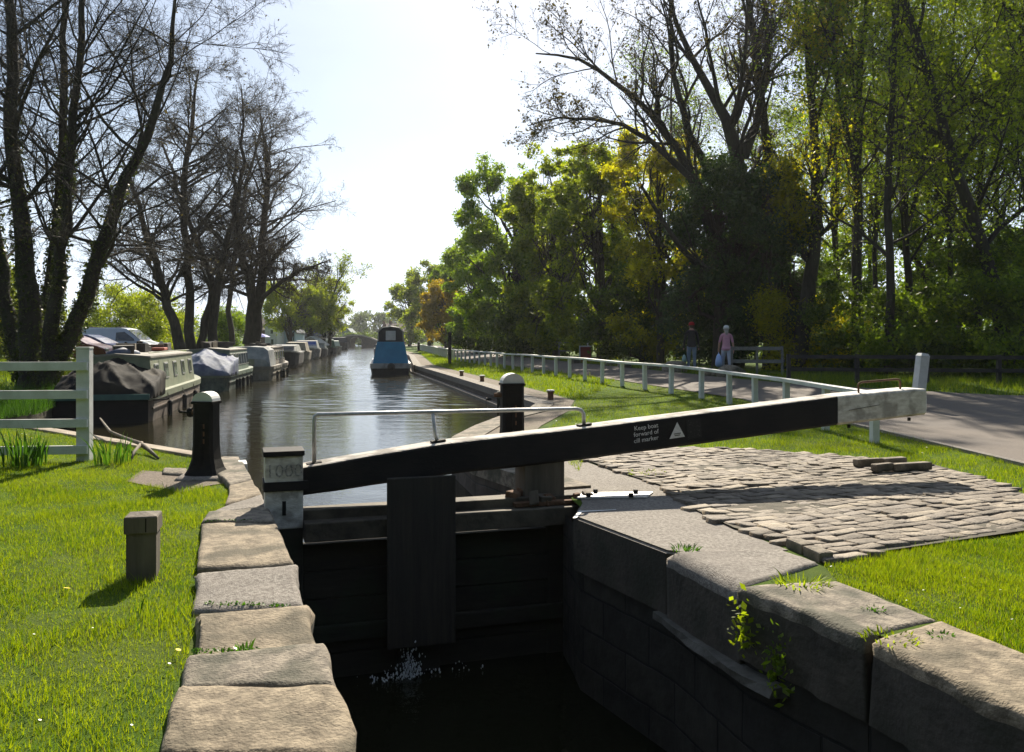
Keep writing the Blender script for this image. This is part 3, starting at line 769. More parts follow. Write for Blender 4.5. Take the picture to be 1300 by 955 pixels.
# ================================================================ LOCK GATE
TH = math.atan(.321); ct, st_ = math.cos(TH), math.sin(TH)
G0 = Vector((-2.093, 7.22, 0))
def G(t, z, d=0.0):
    """point on the gate: t = offset in x along the face, d = behind the face"""
    return Vector((G0.x + t - d * st_, G0.y + .321 * t + d * ct, z))
gate = thing('lock_gate', 'black wooden lock gate with long white-ended balance beam across the lock', 'lock gate', (0, 0, 0))
prof = [(.30, .395, .15), (.4, .41, .162), (.94, .485, .21), (1.54, .56, .27), (2.2, .607, .31), (2.83, .655, .352), (4.2, .775, .47), (5.53, .895, .586)]
profw = [(5.53, .895, .586), (6.1, .93, .625), (6.5, .952, .655), (6.63, .950, .665), (6.665, .925, .70)]
def beam(pr, D=.30, r=.025, endround=False):
    secs = []
    for i, (t_, a, c) in enumerate(pr):
        rr = r; d0, d1 = 0, D
        if endround and i == len(pr) - 1: d0, d1 = .03, D - .03
        secs.append([G(t_, c, d0 + rr), G(t_, c + rr, d0), G(t_, a - rr, d0), G(t_, a - rr * .3, d0 + rr * .3), G(t_, a, d0 + rr), G(t_, a, d1 - rr), G(t_, a - rr, d1), G(t_, c + rr, d1), G(t_, c, d1 - rr)])
    return MB().loft(secs)
def dense(pr, n):
    T = np.linspace(pr[0][0], pr[-1][0], n); P = np.array(pr)
    return [(t_, float(np.interp(t_, P[:, 0], P[:, 1])), float(np.interp(t_, P[:, 0], P[:, 2]))) for t_ in T]
M_beamtop = mat('worn_beam_top', (.30, .28, .25), (.50, .47, .42), 8, .8, 1, 30, c3=(.10, .085, .07), c3scale=4, c3amt=.8, stretch=(.4, 2, 1))
bo = beam(dense(prof, 40)).jitter(.006, 2.5, 3).build('balance_beam', [M_blackpaint, M_beamtop], gate)
for p in bo.data.polygons: p.material_index = 1 if p.normal.z > .6 else 0
wo = beam(profw, endround=True).build('white_beam_end', M_whiteworn, gate)
# nose post with its painted block
ma, ct_ = .34, .27
def gbox(t0, t1, z0, z1, d0, d1, bev=.01):
    b = MB(); c = G((t0 + t1) / 2, (z0 + z1) / 2, (d0 + d1) / 2)
    return b.box(c, ((t1 - t0) / ct, d1 - d0, z1 - z0), rot('Z', math.degrees(TH)), bev), b
def gb(name, t0, t1, z0, z1, d0, d1, m, bev=.01, parent=None, jit=0):
    b, _ = gbox(t0, t1, z0, z1, d0, d1, bev)
    if jit: b.jitter(jit, 5, t0)
    return b.build(name, m, parent or gate)
nose = gb('nose_post', .0, .30, -.12, .50, -.03, .27, M_whiteworn, .012)
gb('cap_board', -.012, .312, .50, .545, -.045, .28, M_blackpaint, .006, nose)
gb('strap', -.012, .34, .205, .285, -.042, .28, M_blackpaint, .006, nose)
gb('lower_nose_post', .0, .30, -3.0, -.12, -.02, .27, M_wetwood, .01)
gb('stain', .135, .165, .0, .12, -.034, -.028, M_blackpaint, .001, nose)
M_gatetop = mat('gate_rail_wood', (.03, .025, .018), (.085, .07, .05), 6, .8, 1, 22, c3=(.20, .17, .12), c3scale=2, c3amt=.4)
# rails and planking
gb('top_rail', .30, 2.75, -.20, .025, .001, .20, M_gatetop, .012, jit=.004)
gb('lower_rail', .30, 2.75, -.22, -.055, -.17, .0, M_gatetop, .012, jit=.006)
z = -.28; i = 0
while z > -2.9:
    h = .24; gb('plank', .30, 2.62, z - h + .012, z, .02 - .012 * (i % 2), .14, M_wetwood, .01, jit=.006); z -= h; i += 1
gb('cross_rail', .30, 2.62, -1.12, -.98, -.05, .02, M_wetwood, .012)
gb('center_panel', .955, 1.535, -1.18, .30, -.215, -.175, M_panel, .015, jit=.006)
gb('center_post', 1.06, 1.43, -2.9, -1.0, -.07, .0, M_wetwood, .015, jit=.006)
gb('post_block', 2.22, 2.60, -.02, .36, .03, .33, M_wood, .012, jit=.006)
gb('base_plate', 2.10, 2.75, -.05, -.012, -.08, .4, M_rust, .006)
for k in range(10):
    t_ = rng.uniform(2.0, 2.8); c = G(t_, rng.uniform(-.05, .05), rng.uniform(-.12, .15))
    MB().box(c, tuple(rng.uniform(.05, .16, 3)), rot('Z', rng.uniform(0, 90)) @ rot('X', rng.uniform(-25, 25)), .01).jitter(.02, 8, k).build('broken_timber', M_wood if k % 2 else M_rust, gate)
gb('heel_post', 2.42, 2.80, -3.0, -.03, .0, .34, M_wetwood, .03)
# handrail: one bent galvanised pipe, a middle stay, foot plates
def rail_pts():
    zr = .835; p = [G(.40, .41, .13), G(.40, zr - .05, .13), G(.405, zr - .015, .13), G(.425, zr, .13)]
    p += [G(t_, zr - .012 * (t_ - .4) / 2.4, .13) for t_ in (1.0, 1.43, 2.0, 2.75)]
    p += [G(2.80, zr - .025, .13), G(2.825, zr - .06, .13), G(2.83, .66, .13)]
    return p
MB().tube(rail_pts(), .018, 12).build('handrail', M_galv, gate, smooth=True)
MB().tube([G(1.455, .55, .13), G(1.43, .62, .13), G(1.41, .82, .13)], .017, 10).build('handrail_stay', M_galv, gate, smooth=True)
for t_, z_ in ((.40, .40), (1.455, .555), (2.83, .66)):
    b = MB().box(G(t_, z_ + .008, .13), (.13, .09, .02), rot('Z', math.degrees(TH)) @ rot('Y', -7), .004); b.build('foot_plate', M_iron, gate)
# grab handle on the white end
h = [G(5.86, .915, .10), G(5.855, 1.0, .10), G(5.87, 1.02, .10), G(5.9, 1.03, .10), G(6.34, 1.055, .10), G(6.37, 1.05, .10), G(6.385, 1.03, .10), G(6.385, .94, .10)]
MB().tube(h, .012, 8).build('grab_handle', M_rust, gate, smooth=True)
for t_, z_ in ((5.67, .578), (6.42, .63)): MB().tube([G(t_, z_ + .01, .01), G(t_, z_ - .025, .01)], .018, 8).build('bolt_end', M_iron, gate)
MB().box(G(5.85, .765, -.0015), (.40, .006, .004), rot('Z', math.degrees(TH)) @ rot('Y', -7)).build('crack', M_iron, wo)

def text(s, size, m, name='lettering', ext=.001, align='CENTER'):
    cu = bpy.data.curves.new(name, 'FONT'); cu.body = s; cu.size = size; cu.align_x = align; cu.extrude = ext; cu.resolution_u = 3
    o = bpy.data.objects.new(name, cu); COL.objects.link(o)
    bpy.context.view_layer.update()
    me = bpy.data.meshes.new_from_object(o.evaluated_get(bpy.context.evaluated_depsgraph_get()))
    bpy.data.objects.remove(o); me.name = name; me.materials.clear()
    return link(name, me, m)
def put_text(s, size, m, loc, rz=0.0, tilt=0.0, parent=None, bold=0):
    o = text(s, size, m); o.matrix_world = Matrix.Translation(loc) @ Matrix.Rotation(rz, 4, 'Z') @ Matrix.Rotation(R(90), 4, 'X') @ Matrix.Rotation(tilt, 4, 'Z')
    if bold: 
        for v_ in o.data.vertices: pass
    if parent: o.parent = parent
    return o
M_letter = mat('sign_letter', (.8, .8, .8), (.62, .62, .62), 30, .6)
M_darkletter = mat('dark_letter', (.06, .06, .06), (.12, .11, .1), 30, .6)
for i, s in enumerate(['Keep boat', 'forward of', 'cill marker']):
    put_text(s, .062, M_letter, G(3.40, .612 - i * .060 + .008, -.005), TH, R(6), bo)
M_fadeletter = mat('faded_letter', (.16, .16, .16), (.45, .44, .42), 40, .6, contrast=(.42, .58))
c = G(3.72, .592, -.004)
b = MB(); e1 = Vector((ct, st_, 0)); zz = Vector((0, 0, 1)); tl_ = e1 * math.cos(R(6)) + zz * math.sin(R(6))
b.prism([c - tl_ * .085 - zz * .07, c + tl_ * .085 - zz * .07, c + zz * .085], Vector((st_, -ct, 0)) * .002).build('warning_triangle', M_letter, bo)
for k, (wd, dz) in enumerate([(.075, -.028), (.06, -.045)]):
    MB().box(c + zz * dz + Vector((st_, -ct, 0)) * .004, (wd, .002, .009), rot('Z', math.degrees(TH)) @ rot('Y', -6)).build('triangle_print', M_darkletter, bo)
MB().box(G(3.90, .605, -.002), (.16, .002, .19), rot('Z', math.degrees(TH)) @ rot('Y', -6)).build('worn_sticker', mat('worn_sticker', (.014, .014, .014), (.11, .105, .10), 55, .8, contrast=(.58, .66)), bo)
put_text('1000', .155, M_fadeletter, G(.15, .325, -.034), TH, 0, nose)

# water leaking through the gate at its foot
foam = mat('foam', (.62, .68, .72), (.8, .84, .86), 20, .4)
b = MB()
gl = np.random.default_rng(9)
for k in range(330):
    main_ = k < 240
    t_ = gl.normal(1.16, .045) if main_ else (gl.normal(1.0, .10) if k < 300 else gl.uniform(.7, 1.8)); q = G(t_, 0, -.10 - gl.uniform(0, .12))
    hh = abs(gl.normal(0, .12 if main_ else .04)) * (1 if main_ else .8); r_ = gl.uniform(.002, .0075) * (1.3 if hh < .03 else 1)
    m4 = Matrix.Translation((q.x + gl.normal(0, .01), q.y, -1.45 + hh)) @ Matrix.Diagonal((r_, r_, r_ * gl.uniform(1, 2.6), 1))
    bmesh.ops.create_icosphere(b.bm, subdivisions=1, radius=1, matrix=m4)
tag(b.build('leak_spray', foam, smooth=True, recalc=False), 'white froth and spray leaking at the foot of the lock gate', 'water spray', kind='stuff')


# ================================================================ PADDLE POSTS, BOLLARDS, FENCES
def paddle_post(label, loc, rz, s=1.0, handle=True):
    t = thing('paddle_post', label, 'paddle post', loc, rz, 'paddle gear posts either side of the lock')
    H = .80 * s; W = .125 * s
    secs = []
    for z_, w_, d_ in [(0, .20, .18), (.03, .19, .175), (.10, .155, .14), (.20, .127, .118), (.34, .114, .112), (.62, .112, .108), (.80, .112, .108)]:
        w_ *= s; d_ *= s; z_ *= s; c_ = .03 * s
        secs.append([Vector(p) for p in [(-w_, -d_ + c_, z_), (-w_ + c_, -d_, z_), (w_ - c_, -d_, z_), (w_, -d_ + c_, z_), (w_, d_ - c_, z_), (w_ - c_, d_, z_), (-w_ + c_, d_, z_), (-w_, d_ - c_, z_)]])
    MB().loft(secs).build('post_body', M_iron, t)
    MB().box((0, 0, H + .012), (.245 * s, .235 * s, .03), bevel=.008).build('collar', M_iron, t)
    b = MB(); k = 12; arc = [(.115 * s * math.cos(a_), H + .027 + .10 * s * math.sin(a_)) for a_ in np.linspace(0, math.pi, k)]
    b.prism([Vector((x_, -.10 * s, z_)) for x_, z_ in arc], (0, .20 * s, 0)).build('white_dome_cap', M_white, t)
    b = MB(); b.tube([(-.1 * s, 0, .70 * s), (-.19 * s, 0, .70 * s)], [.03, .024], 10); b.build('spindle', M_rust, t)
    if handle:
        MB().tube([(-.19 * s, 0, .70 * s), (-.30 * s, 0, .705 * s), (-.31 * s, 0, .72 * s)], .014, 8).build('pawl', M_iron, t)
        MB().lathe([(.05, 0), (.055, .02), (.05, .04)], (-.16 * s, 0, .70 * s), 14, rot('Y', -90)).build('ratchet_wheel', M_iron, t)
    for zc in (.52, .60, .68):
        MB().box((.02 * s, -.1105 * s, zc * s - .12), (.022, .008, .05), bevel=.002).build('slot', M_rust, t)
    MB().box((.0, -.118 * s, .33 * s), (.03, .03, .5 * s), bevel=.006).build('paddle_rod', M_iron, t)
    return t
paddle_post('black iron paddle post with white domed cap on the left lock side by the lawn', (*at(262, 606), 0), R(-6))
p2_ = paddle_post('black paddle post with white domed cap standing behind the balance beam', (.0, 10.35, .0), R(10), 1.17, False)

# the squat wooden strapping post on the left lawn
t = thing('wooden_bollard', 'short square weathered wooden post standing alone on the left lawn', 'bollard', (*at(182, 733), 0), R(14))
a_ = .088
MB().box((0, 0, .14), (.172, .165, .32), bevel=.006).jitter(.005, 6).build('shaft', M_wood, t)
b = MB(); 
b.loft([[Vector((x * s_, y * s_, z_)) for x, y in ((-1, -1), (1, -1), (1, 1), (-1, 1))] for s_, z_ in ((.094, .295), (.097, .30), (.097, .39), (.092, .398), (.02, .412))]).jitter(.003, 8)
b.build('cap', M_wood, t)
MB().box((.03, -.0975, .345), (.006, .004, .085)).build('crack', M_iron, t)

# small iron mooring bollards on the towpath
def pin(x, y, lab):
    t = thing('mooring_bollard', lab, 'bollard', (x, y, float(gz(x, y))), 0, 'small mooring bollards along the towpath')
    MB().lathe([(.075, 0), (.07, .15), (.085, .2), (.085, .22)], k=14).build('shaft', M_rust, t, smooth=False)
    MB().lathe([(.10, .22), (.105, .235), (.09, .25)], k=14).build('cap', M_white, t)
x, y = at(699, 508); pin(x, y, 'stubby mooring bollard with pale cap on gravel right of the paddle post')
x, y = at(612, 484.5, .03); pin(x, y, 'stubby mooring bollard on the towpath, middle one of the three')
x, y = at(586, 477.5, .03); pin(x, y, 'stubby mooring bollard on the towpath farthest up the canal')

# dark posts by the low rail
def post(px, Y, pyt, w_, name, lab, cat, m, cap=False):
    x, _, z1 = far(px, Y, pyt); z0 = float(gz(x, Y))
    t = thing(name, lab, cat, (x, Y, z0))
    MB().box((0, 0, (z1 - z0) / 2), (w_, w_, z1 - z0), bevel=.01).build('shaft', m, t)
    b = MB(); b.loft([[Vector((a * s_, c * s_, z_)) for a, c in ((-1, -1), (1, -1), (1, 1), (-1, 1))] for s_, z_ in ((w_ * .56, z1 - z0), (w_ * .56, z1 - z0 + .03), (w_ * .2, z1 - z0 + .07))])
    b.build('cap', m, t)
post(571, 49, 423, .19, 'tall_post', 'tall square black post standing on the grass by the towpath', 'post', M_iron)
post(531.5, 95, 435, .26, 'short_post', 'short black post on the towpath verge near the blue boat', 'post', M_iron)

# low white rail along the road
fence = thing('rail_fence', 'long low white rail fence between the lawn and the road', 'fence')
FL = [(5.22, 11.9), (5.13, 14), (4.83, 20), (2.77, 28), (-.55, 41.6), (-3.8, 57), (-15.8, 135)]
def along(line, d):
    acc = 0
    for a, c in zip(line, line[1:]):
        l = math.dist(a, c)
        if acc + l >= d: f = (d - acc) / l; return np.array(a) + (np.array(c) - np.array(a)) * f
        acc += l
    return np.array(line[-1])
tot = sum(math.dist(a, c) for a, c in zip(FL, FL[1:]))
FP = []; d = .35
while d < tot: FP.append(along(FL, d)); d += 1.72
nF = 0
M_fence = mat('white_fence_paint', (.72, .72, .70), (.60, .61, .58), 6, .6, .3, 40, c3=(.36, .38, .30), c3scale=2, c3amt=.4)
for i, p in enumerate(FP):
    if nF >= 60: break
    z0 = float(gz(*p)); q = FP[min(i + 1, len(FP) - 1)] - FP[max(0, i - 1)]; an = math.atan2(q[1], q[0])
    tl_ = rng.normal(0, .012)
    o = MB().box((0, 0, .33), (.12, .10, .72), bevel=.008).build('post', M_fence, fence, loc=(*p, z0)); o.rotation_euler = (tl_, tl_ * .5, an); nF += 1
b = MB(); secs = []
ll = subdivide_line([tuple(along(FL, 0.0))] + [tuple(p) for p in FP], 3)
lo, hi = offset_line(ll, -.075), offset_line(ll, .075)
for p, q in zip(lo, hi):
    z0 = float(gz(*p)) + .685 + .012 * math.sin(p[1] * .9)
    secs.append([Vector((*p, z0)), Vector((*q, z0)), Vector((*q, z0 + .06)), Vector((*p, z0 + .06))])
b.loft(secs).build('top_rail', M_fence, fence)
o = MB()
o.loft([[Vector((a * s_, c * s_, z_)) for a, c in ((-1, -1), (1, -1), (1, 1), (-1, 1))] for s_, z_ in ((.095, -.02), (.095, 1.10), (.10, 1.11), (.07, 1.17))])
o = o.build('roadside_post', M_fence, loc=(8.35, 17.6, float(gz(8.35, 17.6)))); o.rotation_euler = (0, R(7), R(8)); tag(o, 'leaning thick white post on the road behind the beam end', 'post')

# four-bar white fence on the left lawn
wf = thing('field_fence', 'four-bar white painted timber fence at the left edge of the lawn', 'fence')
x, y = at(107.5, 585)
A = Vector((x, y, 0)); dr = Vector((-1, -.10, 0)).normalized(); anf = math.atan2(dr.y, dr.x)
def fpost(p):
    o = MB().box((0, 0, .68), (.155, .13, 1.38), bevel=.006).build('post', M_white, wf, loc=p); o.rotation_euler = (0, 0, anf)
    c_ = MB().box((0, 0, 1.385), (.165, .14, .025), bevel=.006).build('cap', M_white, o)
for k in range(3): fpost(A + dr * 2.35 * k)
for zc in (1.165, .82, .47, .145):
    o = MB().box((0, 0, 0), (4.95, .04, .105), bevel=.004).build('rail', M_white, wf, loc=A + dr * 2.40 + Vector((0, 0, zc)) + Vector((0, -.088, 0)))
    o.rotation_euler = (0, 0, anf)

# dark field fence and grey rails at the edge of the wood
def rail_fence(label, pts, h, zs, m, name='timber_fence', group=None, pw=.11, step=1.9, th_=.035, hh=.1):
    t = thing(name, label, 'fence', (0, 0, 0), 0, group)
    L_ = sum(math.dist(a, c) for a, c in zip(pts, pts[1:])); n = max(1, round(L_ / step))
    ps = [along(pts, L_ * i / n * .9999) for i in range(n + 1)]
    for p in ps: MB().box((*p, float(gz(*p)) + h / 2 - .05), (pw, pw, h + .1), bevel=.008).build('post', m, t)
    for z_ in zs:
        b = MB()
        b.loft([[Vector((p[0], p[1] - pw / 2 - th_, float(gz(*p)) + z_ - hh / 2)), Vector((p[0], p[1] - pw / 2 - .002, float(gz(*p)) + z_ - hh / 2)), Vector((p[0], p[1] - pw / 2 - .002, float(gz(*p)) + z_ + hh / 2)), Vector((p[0], p[1] - pw / 2 - th_, float(gz(*p)) + z_ + hh / 2))] for p in ps])
        b.build('rail', m, t)
    return t
M_darkwood = mat('dark_fence_wood', (.022, .021, .02), (.05, .045, .04), 6, .8, .6, 30)
M_greywood = mat('grey_fence_wood', (.16, .155, .145), (.26, .25, .235), 8, .8, .6, 30)
rail_fence('black timber post-and-rail fence along the edge of the wood at right', [(8.3, 25.6), (12, 25.2), (16, 24.6), (22, 23.5)], .86, (.78, .40), M_darkwood, hh=.11)
rail_fence('pale grey open rail barrier behind the woman in pink', [(7.55, 29.3), (9.25, 29.2)], 1.0, (.92, .48), M_greywood, step=.86, pw=.07, hh=.12, th_=.05)
rail_fence('faint grey rail fence in the shade left of the red box', [(2.6, 47), (6.0, 46)], 1.05, (1.0, .55, .2), M_greywood, step=1.7, pw=.09, hh=.07)
# red box on the verge
x, Y, zt = far(743, 44, 431); z0 = float(gz(x, Y))
t = thing('grit_box', 'red box with white edges standing by the rail fence under the trees', 'box', (x, Y, z0))
MB().box((0, 0, .4), (.55, .4, .8), bevel=.02).build('body', mat('red_paint', (.30, .02, .018), (.22, .02, .02), 8, .5), t)
MB().box((0, 0, .82), (.60, .46, .06), bevel=.015).build('lid', M_white, t)
MB().box((-.292, -.12, .4), (.04, .24, .8), bevel=.004).build('white_edge', M_white, t)
MB().lathe([(.06, .85), (.08, .95), (.07, 1.06), (.02, 1.1)], (.16, 0, 0), 10).build('knob', M_white, t)
# boulders along the verge
for i, (px, py, s_) in enumerate([(858, 466, .8), (828, 463, .5), (793, 461, .55), (728, 456, .55), (777, 458, .5), (905, 470, .5), (928, 471, .75)]):
    z_ = .27; x, y = at(px, py + 6, z_)
    b = MB(); bmesh.ops.create_icosphere(b.bm, subdivisions=3, radius=.5)
    for v_ in b.bm.verts: v_.co = Vector((v_.co.x * 1.2, v_.co.y, v_.co.z * .75)) * s_
    b.jitter(.13 * s_, 2.2, i).jitter(.03, 8, i)
    wh = ['largest grey boulder on the verge just left of the man in the red cap', 'low grey boulder right of the plain verge stones near the man', 'grey boulder on the verge below the dark ivy-covered trees', 'leftmost grey boulder in front of the faint rail fence', 'rounded grey boulder between the red box and the ivy trees', 'small grey boulder on the verge between the two walkers', 'wide flat brown boulder at the foot of the grey rail barrier'][i]
    tag(b.build('boulder', M_stone, loc=(x, y, z_ + .12 * s_), smooth=True), wh, 'boulder', 'boulders along the road verge')
# fallen branch by the timber edging
b = MB()
P_ = lambda px, py, z_: Vector((*at(px, py, z_), z_))
b.tube([P_(127, 531, .25), P_(140, 548, .15), P_(158, 556, .1), P_(178, 563, .12), P_(190, 572, .06), P_(201, 582, .02)], [.012, .02, .025, .03, .026, .015], 6)
b.tube([P_(180, 562, .12), P_(170, 574, .08), P_(167, 583, .02)], [.022, .018, .01], 6)
tag(b.build('fallen_branch', M_wood, smooth=True), 'bare crooked fallen branch lying over the timber edging by the fence', 'branch')
# ================================================================ BOATS
WL = -.42
def M_hull(n, c, c2, c3=(.05, .05, .045)): return mat('hull_' + n, tuple(.7 * v_ for v_ in c), tuple(.75 * v_ for v_ in c2), 5, .75, .3, 20, spec=.3, c3=c3, c3scale=2.2, c3amt=.6)
glass = glassmat('window_glass', (.05, .06, .065))
M_alu = mat('window_frame', (.55, .55, .52), (.4, .4, .38), 20, .4, metal=.3)
M_rope = mat('rope', (.30, .27, .2), (.2, .18, .13), 20, .9)
M_tyre = mat('tyre_rubber', (.012, .012, .012), (.025, .025, .025), 20, .8)
M_dark = mat('dark_clutter', (.02, .02, .022), (.07, .06, .05), 5, .8)

def narrowboat(label, corner, ang, L, hullc, bandc, cabc, roofc, wins=4, nearlen=1.6, W=2.05, hh=.62, ch=1.48, cover=None, coverc=None, fenders=3, fw=.42, wh=.34, seed=0, group='boats moored along the left bank', coverpeak=1.55, wround=False):
    """corner = near-right waterline corner; the boat runs away from the camera; local y forward, x to the right, 0 at its right side"""
    g = np.random.default_rng(100 + seed)
    t = thing('narrowboat', label, 'boat', (corner[0], corner[1], WL), R(ang), group)
    xr, xl = 0.0, -W
    def hw(y):   # hull half width factor towards the bow
        e = max(0, (y - (L - 2.6)) / 2.6); e0 = max(0, (.5 - y) / .5)
        return 1 - .93 * e ** 2.1 - .12 * e0
    secs = []
    for y in np.r_[0, .25, .5, np.linspace(1.2, L - 2.6, 8), np.linspace(L - 2.3, L, 7)]:
        c_, h_ = -W / 2, W / 2 * hw(y); zt = hh + .18 * max(0, (y - (L - 3)) / 3) ** 2
        secs.append([Vector((c_ - h_ * .94, y, -.3)), Vector((c_ + h_ * .94, y, -.3)), Vector((c_ + h_, y, .25)), Vector((c_ + h_, y, zt)), Vector((c_ - h_, y, zt)), Vector((c_ - h_, y, .25))])
    MB().loft(secs).build('hull', hullc, t)
    b = MB()
    for zz_, th2 in ((hh, .13),):
        secs = []
        for y in np.r_[-.03, .25, .5, np.linspace(1.2, L - 2.6, 8), np.linspace(L - 2.3, L + .02, 7)]:
            c_, h_ = -W / 2, W / 2 * hw(y) + .035; zt = zz_ + .18 * max(0, (y - (L - 3)) / 3) ** 2
            secs.append([Vector((c_ - h_, y, zt - th2)), Vector((c_ + h_, y, zt - th2)), Vector((c_ + h_, y, zt + .02)), Vector((c_ - h_, y, zt + .02))])
        b.loft(secs)
    b.build('gunwale', bandc, t)
    b = MB(); b.loft([[Vector((xr + .025 * (1 if y < L - 2.7 else 0), y, .28)), Vector((xr + .03, y, .31)), Vector((xr + .02, y, .34)), Vector((xr - .02, y, .31))] for y in np.linspace(.3, L - 2.8, 4)]).build('rubbing_strake', hullc, t)
    # cabin
    y0, y1 = nearlen, L - 2.4; ins = .14; tum = .10
    ca = [Vector((xr - ins, 0, hh)), Vector((xr - ins - tum, 0, ch - .04)), Vector((xr - ins - tum - .08, 0, ch)), Vector((-W / 2, 0, ch + .05)), Vector((xl + ins + tum + .08, 0, ch)), Vector((xl + ins + tum, 0, ch - .04)), Vector((xl + ins, 0, hh))]
    MB().loft([[p + Vector((0, y, 0)) for p in ca] for y in np.linspace(y0, y1, 6)]).build('cabin', cabc, t)
    b = MB()
    ro = [(xr - ins - tum + .03, ch - .03), (xr - ins - tum + .03, ch + .015), (-W / 2, ch + .085), (xl + ins + tum - .03, ch + .015), (xl + ins + tum - .03, ch - .03), (-W / 2, ch + .03)]
    b.loft([[Vector((x_, y, z_)) for x_, z_ in ro] for y in np.linspace(y0 - .03, y1 + .03, 6)]).build('roof', roofc, t)
    sl = math.atan2(tum, ch - hh)
    for i in range(wins):
        yc = y0 + (y1 - y0) * (i + .5) / wins; zc = hh + (ch - hh) * .55; xc = xr - ins - tum * .55
        fr = MB().box((0, 0, 0), (.025, fw + .08, wh + .08), bevel=.01).build('window', M_alu, t, loc=(xc + .008, yc, zc)); fr.rotation_euler = (0, -sl, 0)
        MB().box((.008, 0, 0), (.02, fw, wh), bevel=.004).build('pane', glass, fr)
    MB().tube([(xr - ins - tum - .05, y0 + .2, ch + .09), (xr - ins - tum - .05, (y0 + y1) / 2, ch + .1), (xr - ins - tum - .05, y1 - .2, ch + .09)], .014, 6).build('grab_rail', bandc, t)
    MB().lathe([(.06, ch + .05), (.055, ch + .3), (.085, ch + .31), (.085, ch + .36), (.02, ch + .38)], (-W * .62, y0 + (y1 - y0) * .62, 0), 12).build('chimney', M_iron, t)
    # things lashed on the roof belong to the boat
    for k in range(6):
        sz = (g.uniform(.2, .5), g.uniform(.3, .8), g.uniform(.08, .26)); MB().box((-W / 2 + g.uniform(-.3, .3), y0 + .4 + (y1 - y0 - .8) * (k + g.uniform(.1, .8)) / 6, ch + .06 + sz[2] / 2), sz, rot('Z', g.uniform(-20, 20)), .02).jitter(.03, 4, seed + k).build('roof_box', [M_dark, M_wood, M_dark][k % 3], t)
    for k in range(fenders):
        y = 1.0 + (L - 4) * (k + .5) / fenders + g.uniform(-.3, .3)
        b = MB().lathe([(.05, 0), (.06, .05), (.06, .38), (.04, .42)], (xr + .09, y, -.05), 10); b.build('fender', M_tyre, t)
        MB().tube([(xr + .09, y, .36), (xr + .02, y, hh)], .01, 5).build('fender_rope', M_rope, t)
    if cover == 'tarp':       # slack sheet over a frame at the near end
        nx, ny = 44, 34; V = []; 
        for j in range(ny + 1):
            v_ = j / ny; y = -.06 + v_ * (y0 + .45)
            for i in range(nx + 1):
                u = i / nx * 2 - 1; side = abs(u)
                hoop = abs(math.sin(v_ * math.pi * 1.5)) ; pk = coverpeak * (.70 + .30 * min(1, v_ * 1.5)) + .10 * hoop
                slope_ = pk - .50 * side - max(0, side - .82) * 3.6
                cr1 = 1 - abs(math.sin(u * 5.5 + v_ * 6 + seed)); cr2 = 1 - abs(math.sin(u * 9 - v_ * 7 + seed * 2 + 1.5 * mnoise.noise(Vector((u * 2, v_ * 2, seed)))))
                z_ = max(hh - .06, slope_ + .07 * cr1 ** 3 + .045 * cr2 ** 4 - .05) + mnoise.noise(Vector((u * 6, v_ * 6, seed))) * .03
                x_ = -W / 2 + (W / 2 + .05) * max(-1, min(1, u * 1.25)) + mnoise.noise(Vector((u * 3, v_ * 3, seed + 5))) * .03
                V.append((x_, y + mnoise.noise(Vector((u * 5, v_ * 4, seed + 9))) * .05, z_))
        FF = [(j * (nx + 1) + i, j * (nx + 1) + i + 1, (j + 1) * (nx + 1) + i + 1, (j + 1) * (nx + 1) + i) for j in range(ny) for i in range(nx)]
        b0 = len(V)
        for i in range(nx + 1): p = V[i]; V.append((p[0], p[1] - .02, min(p[2], hh - .05)))
        FF += [(i + 1, i, b0 + i, b0 + i + 1) for i in range(nx)]
        me = bpy.data.meshes.new('cover'); me.from_pydata(V, [], FF); link('tarpaulin', me, coverc, t, smooth=True)
    elif cover == 'box':      # taut fabric hood with sloping front
        z2 = coverpeak
        b = MB(); b.loft([[Vector((xr - .06, y, hh)), Vector((xr - .16 - k, y, z_ - .12)), Vector((xr - .35 - k, y, z_)), Vector((-W / 2, y, z_ + .05)), Vector((xl + .35 + k, y, z_)), Vector((xl + .16 + k, y, z_ - .12)), Vector((xl + .06, y, hh))]
                    for y, z_, k in ((.02, hh + .35, .05), (.35, z2, .04), (y0 + .02, z2 + .02, 0))]).jitter(.03, 3, seed)
        b.build('canvas_hood', coverc, t, smooth=False)
        MB().box((-W / 2, -.0, hh + .2), (.5, .02, .3), bevel=.01).build('hood_window', glass, t)
    return t
H1 = M_hull('brown', (.16, .12, .095), (.24, .19, .155)); Cr = mat('cream_green_paint', (.17, .205, .135), (.27, .29, .20), 4, .5, .2, c3=(.24, .24, .17), c3scale=3, c3amt=.5)
Rf = mat('faded_roof', (.22, .21, .18), (.34, .32, .28), 5, .7, .4, c3=(.2, .18, .15), c3scale=3, c3amt=.6)
Bt = mat('black_tarpaulin', (.012, .012, .013), (.022, .02, .018), 3, .8, .5, 12, spec=.15, c3=(.09, .075, .05), c3scale=1.4, c3amt=.35)
nb1 = narrowboat('pale green narrowboat nearest the white fence with a slack black tarpaulin over its near end', at(190, 537, WL), 12.3, 10.2, H1, Cr, Cr, Rf, 5, 1.25, cover='tarp', coverc=Bt, seed=1, fw=.42, coverpeak=1.45, fenders=3)
tealm = mat('teal_paint', (.03, .10, .10), (.05, .14, .13), 5, .5)
MB().box((-1.02, -.13, .60), (2.08, .03, .13), bevel=.004).build('teal_band', tealm, nb1)
MB().box((-1.02, -.04, .22), (2.0, .03, .62), bevel=.004).build('transom', M_blackpaint, nb1)
MB().tube([(.02, .35, .5), (.25, -.3, .55), (.6, -1.2, .62)], .02, 6).build('tiller_bar', M_iron, nb1)
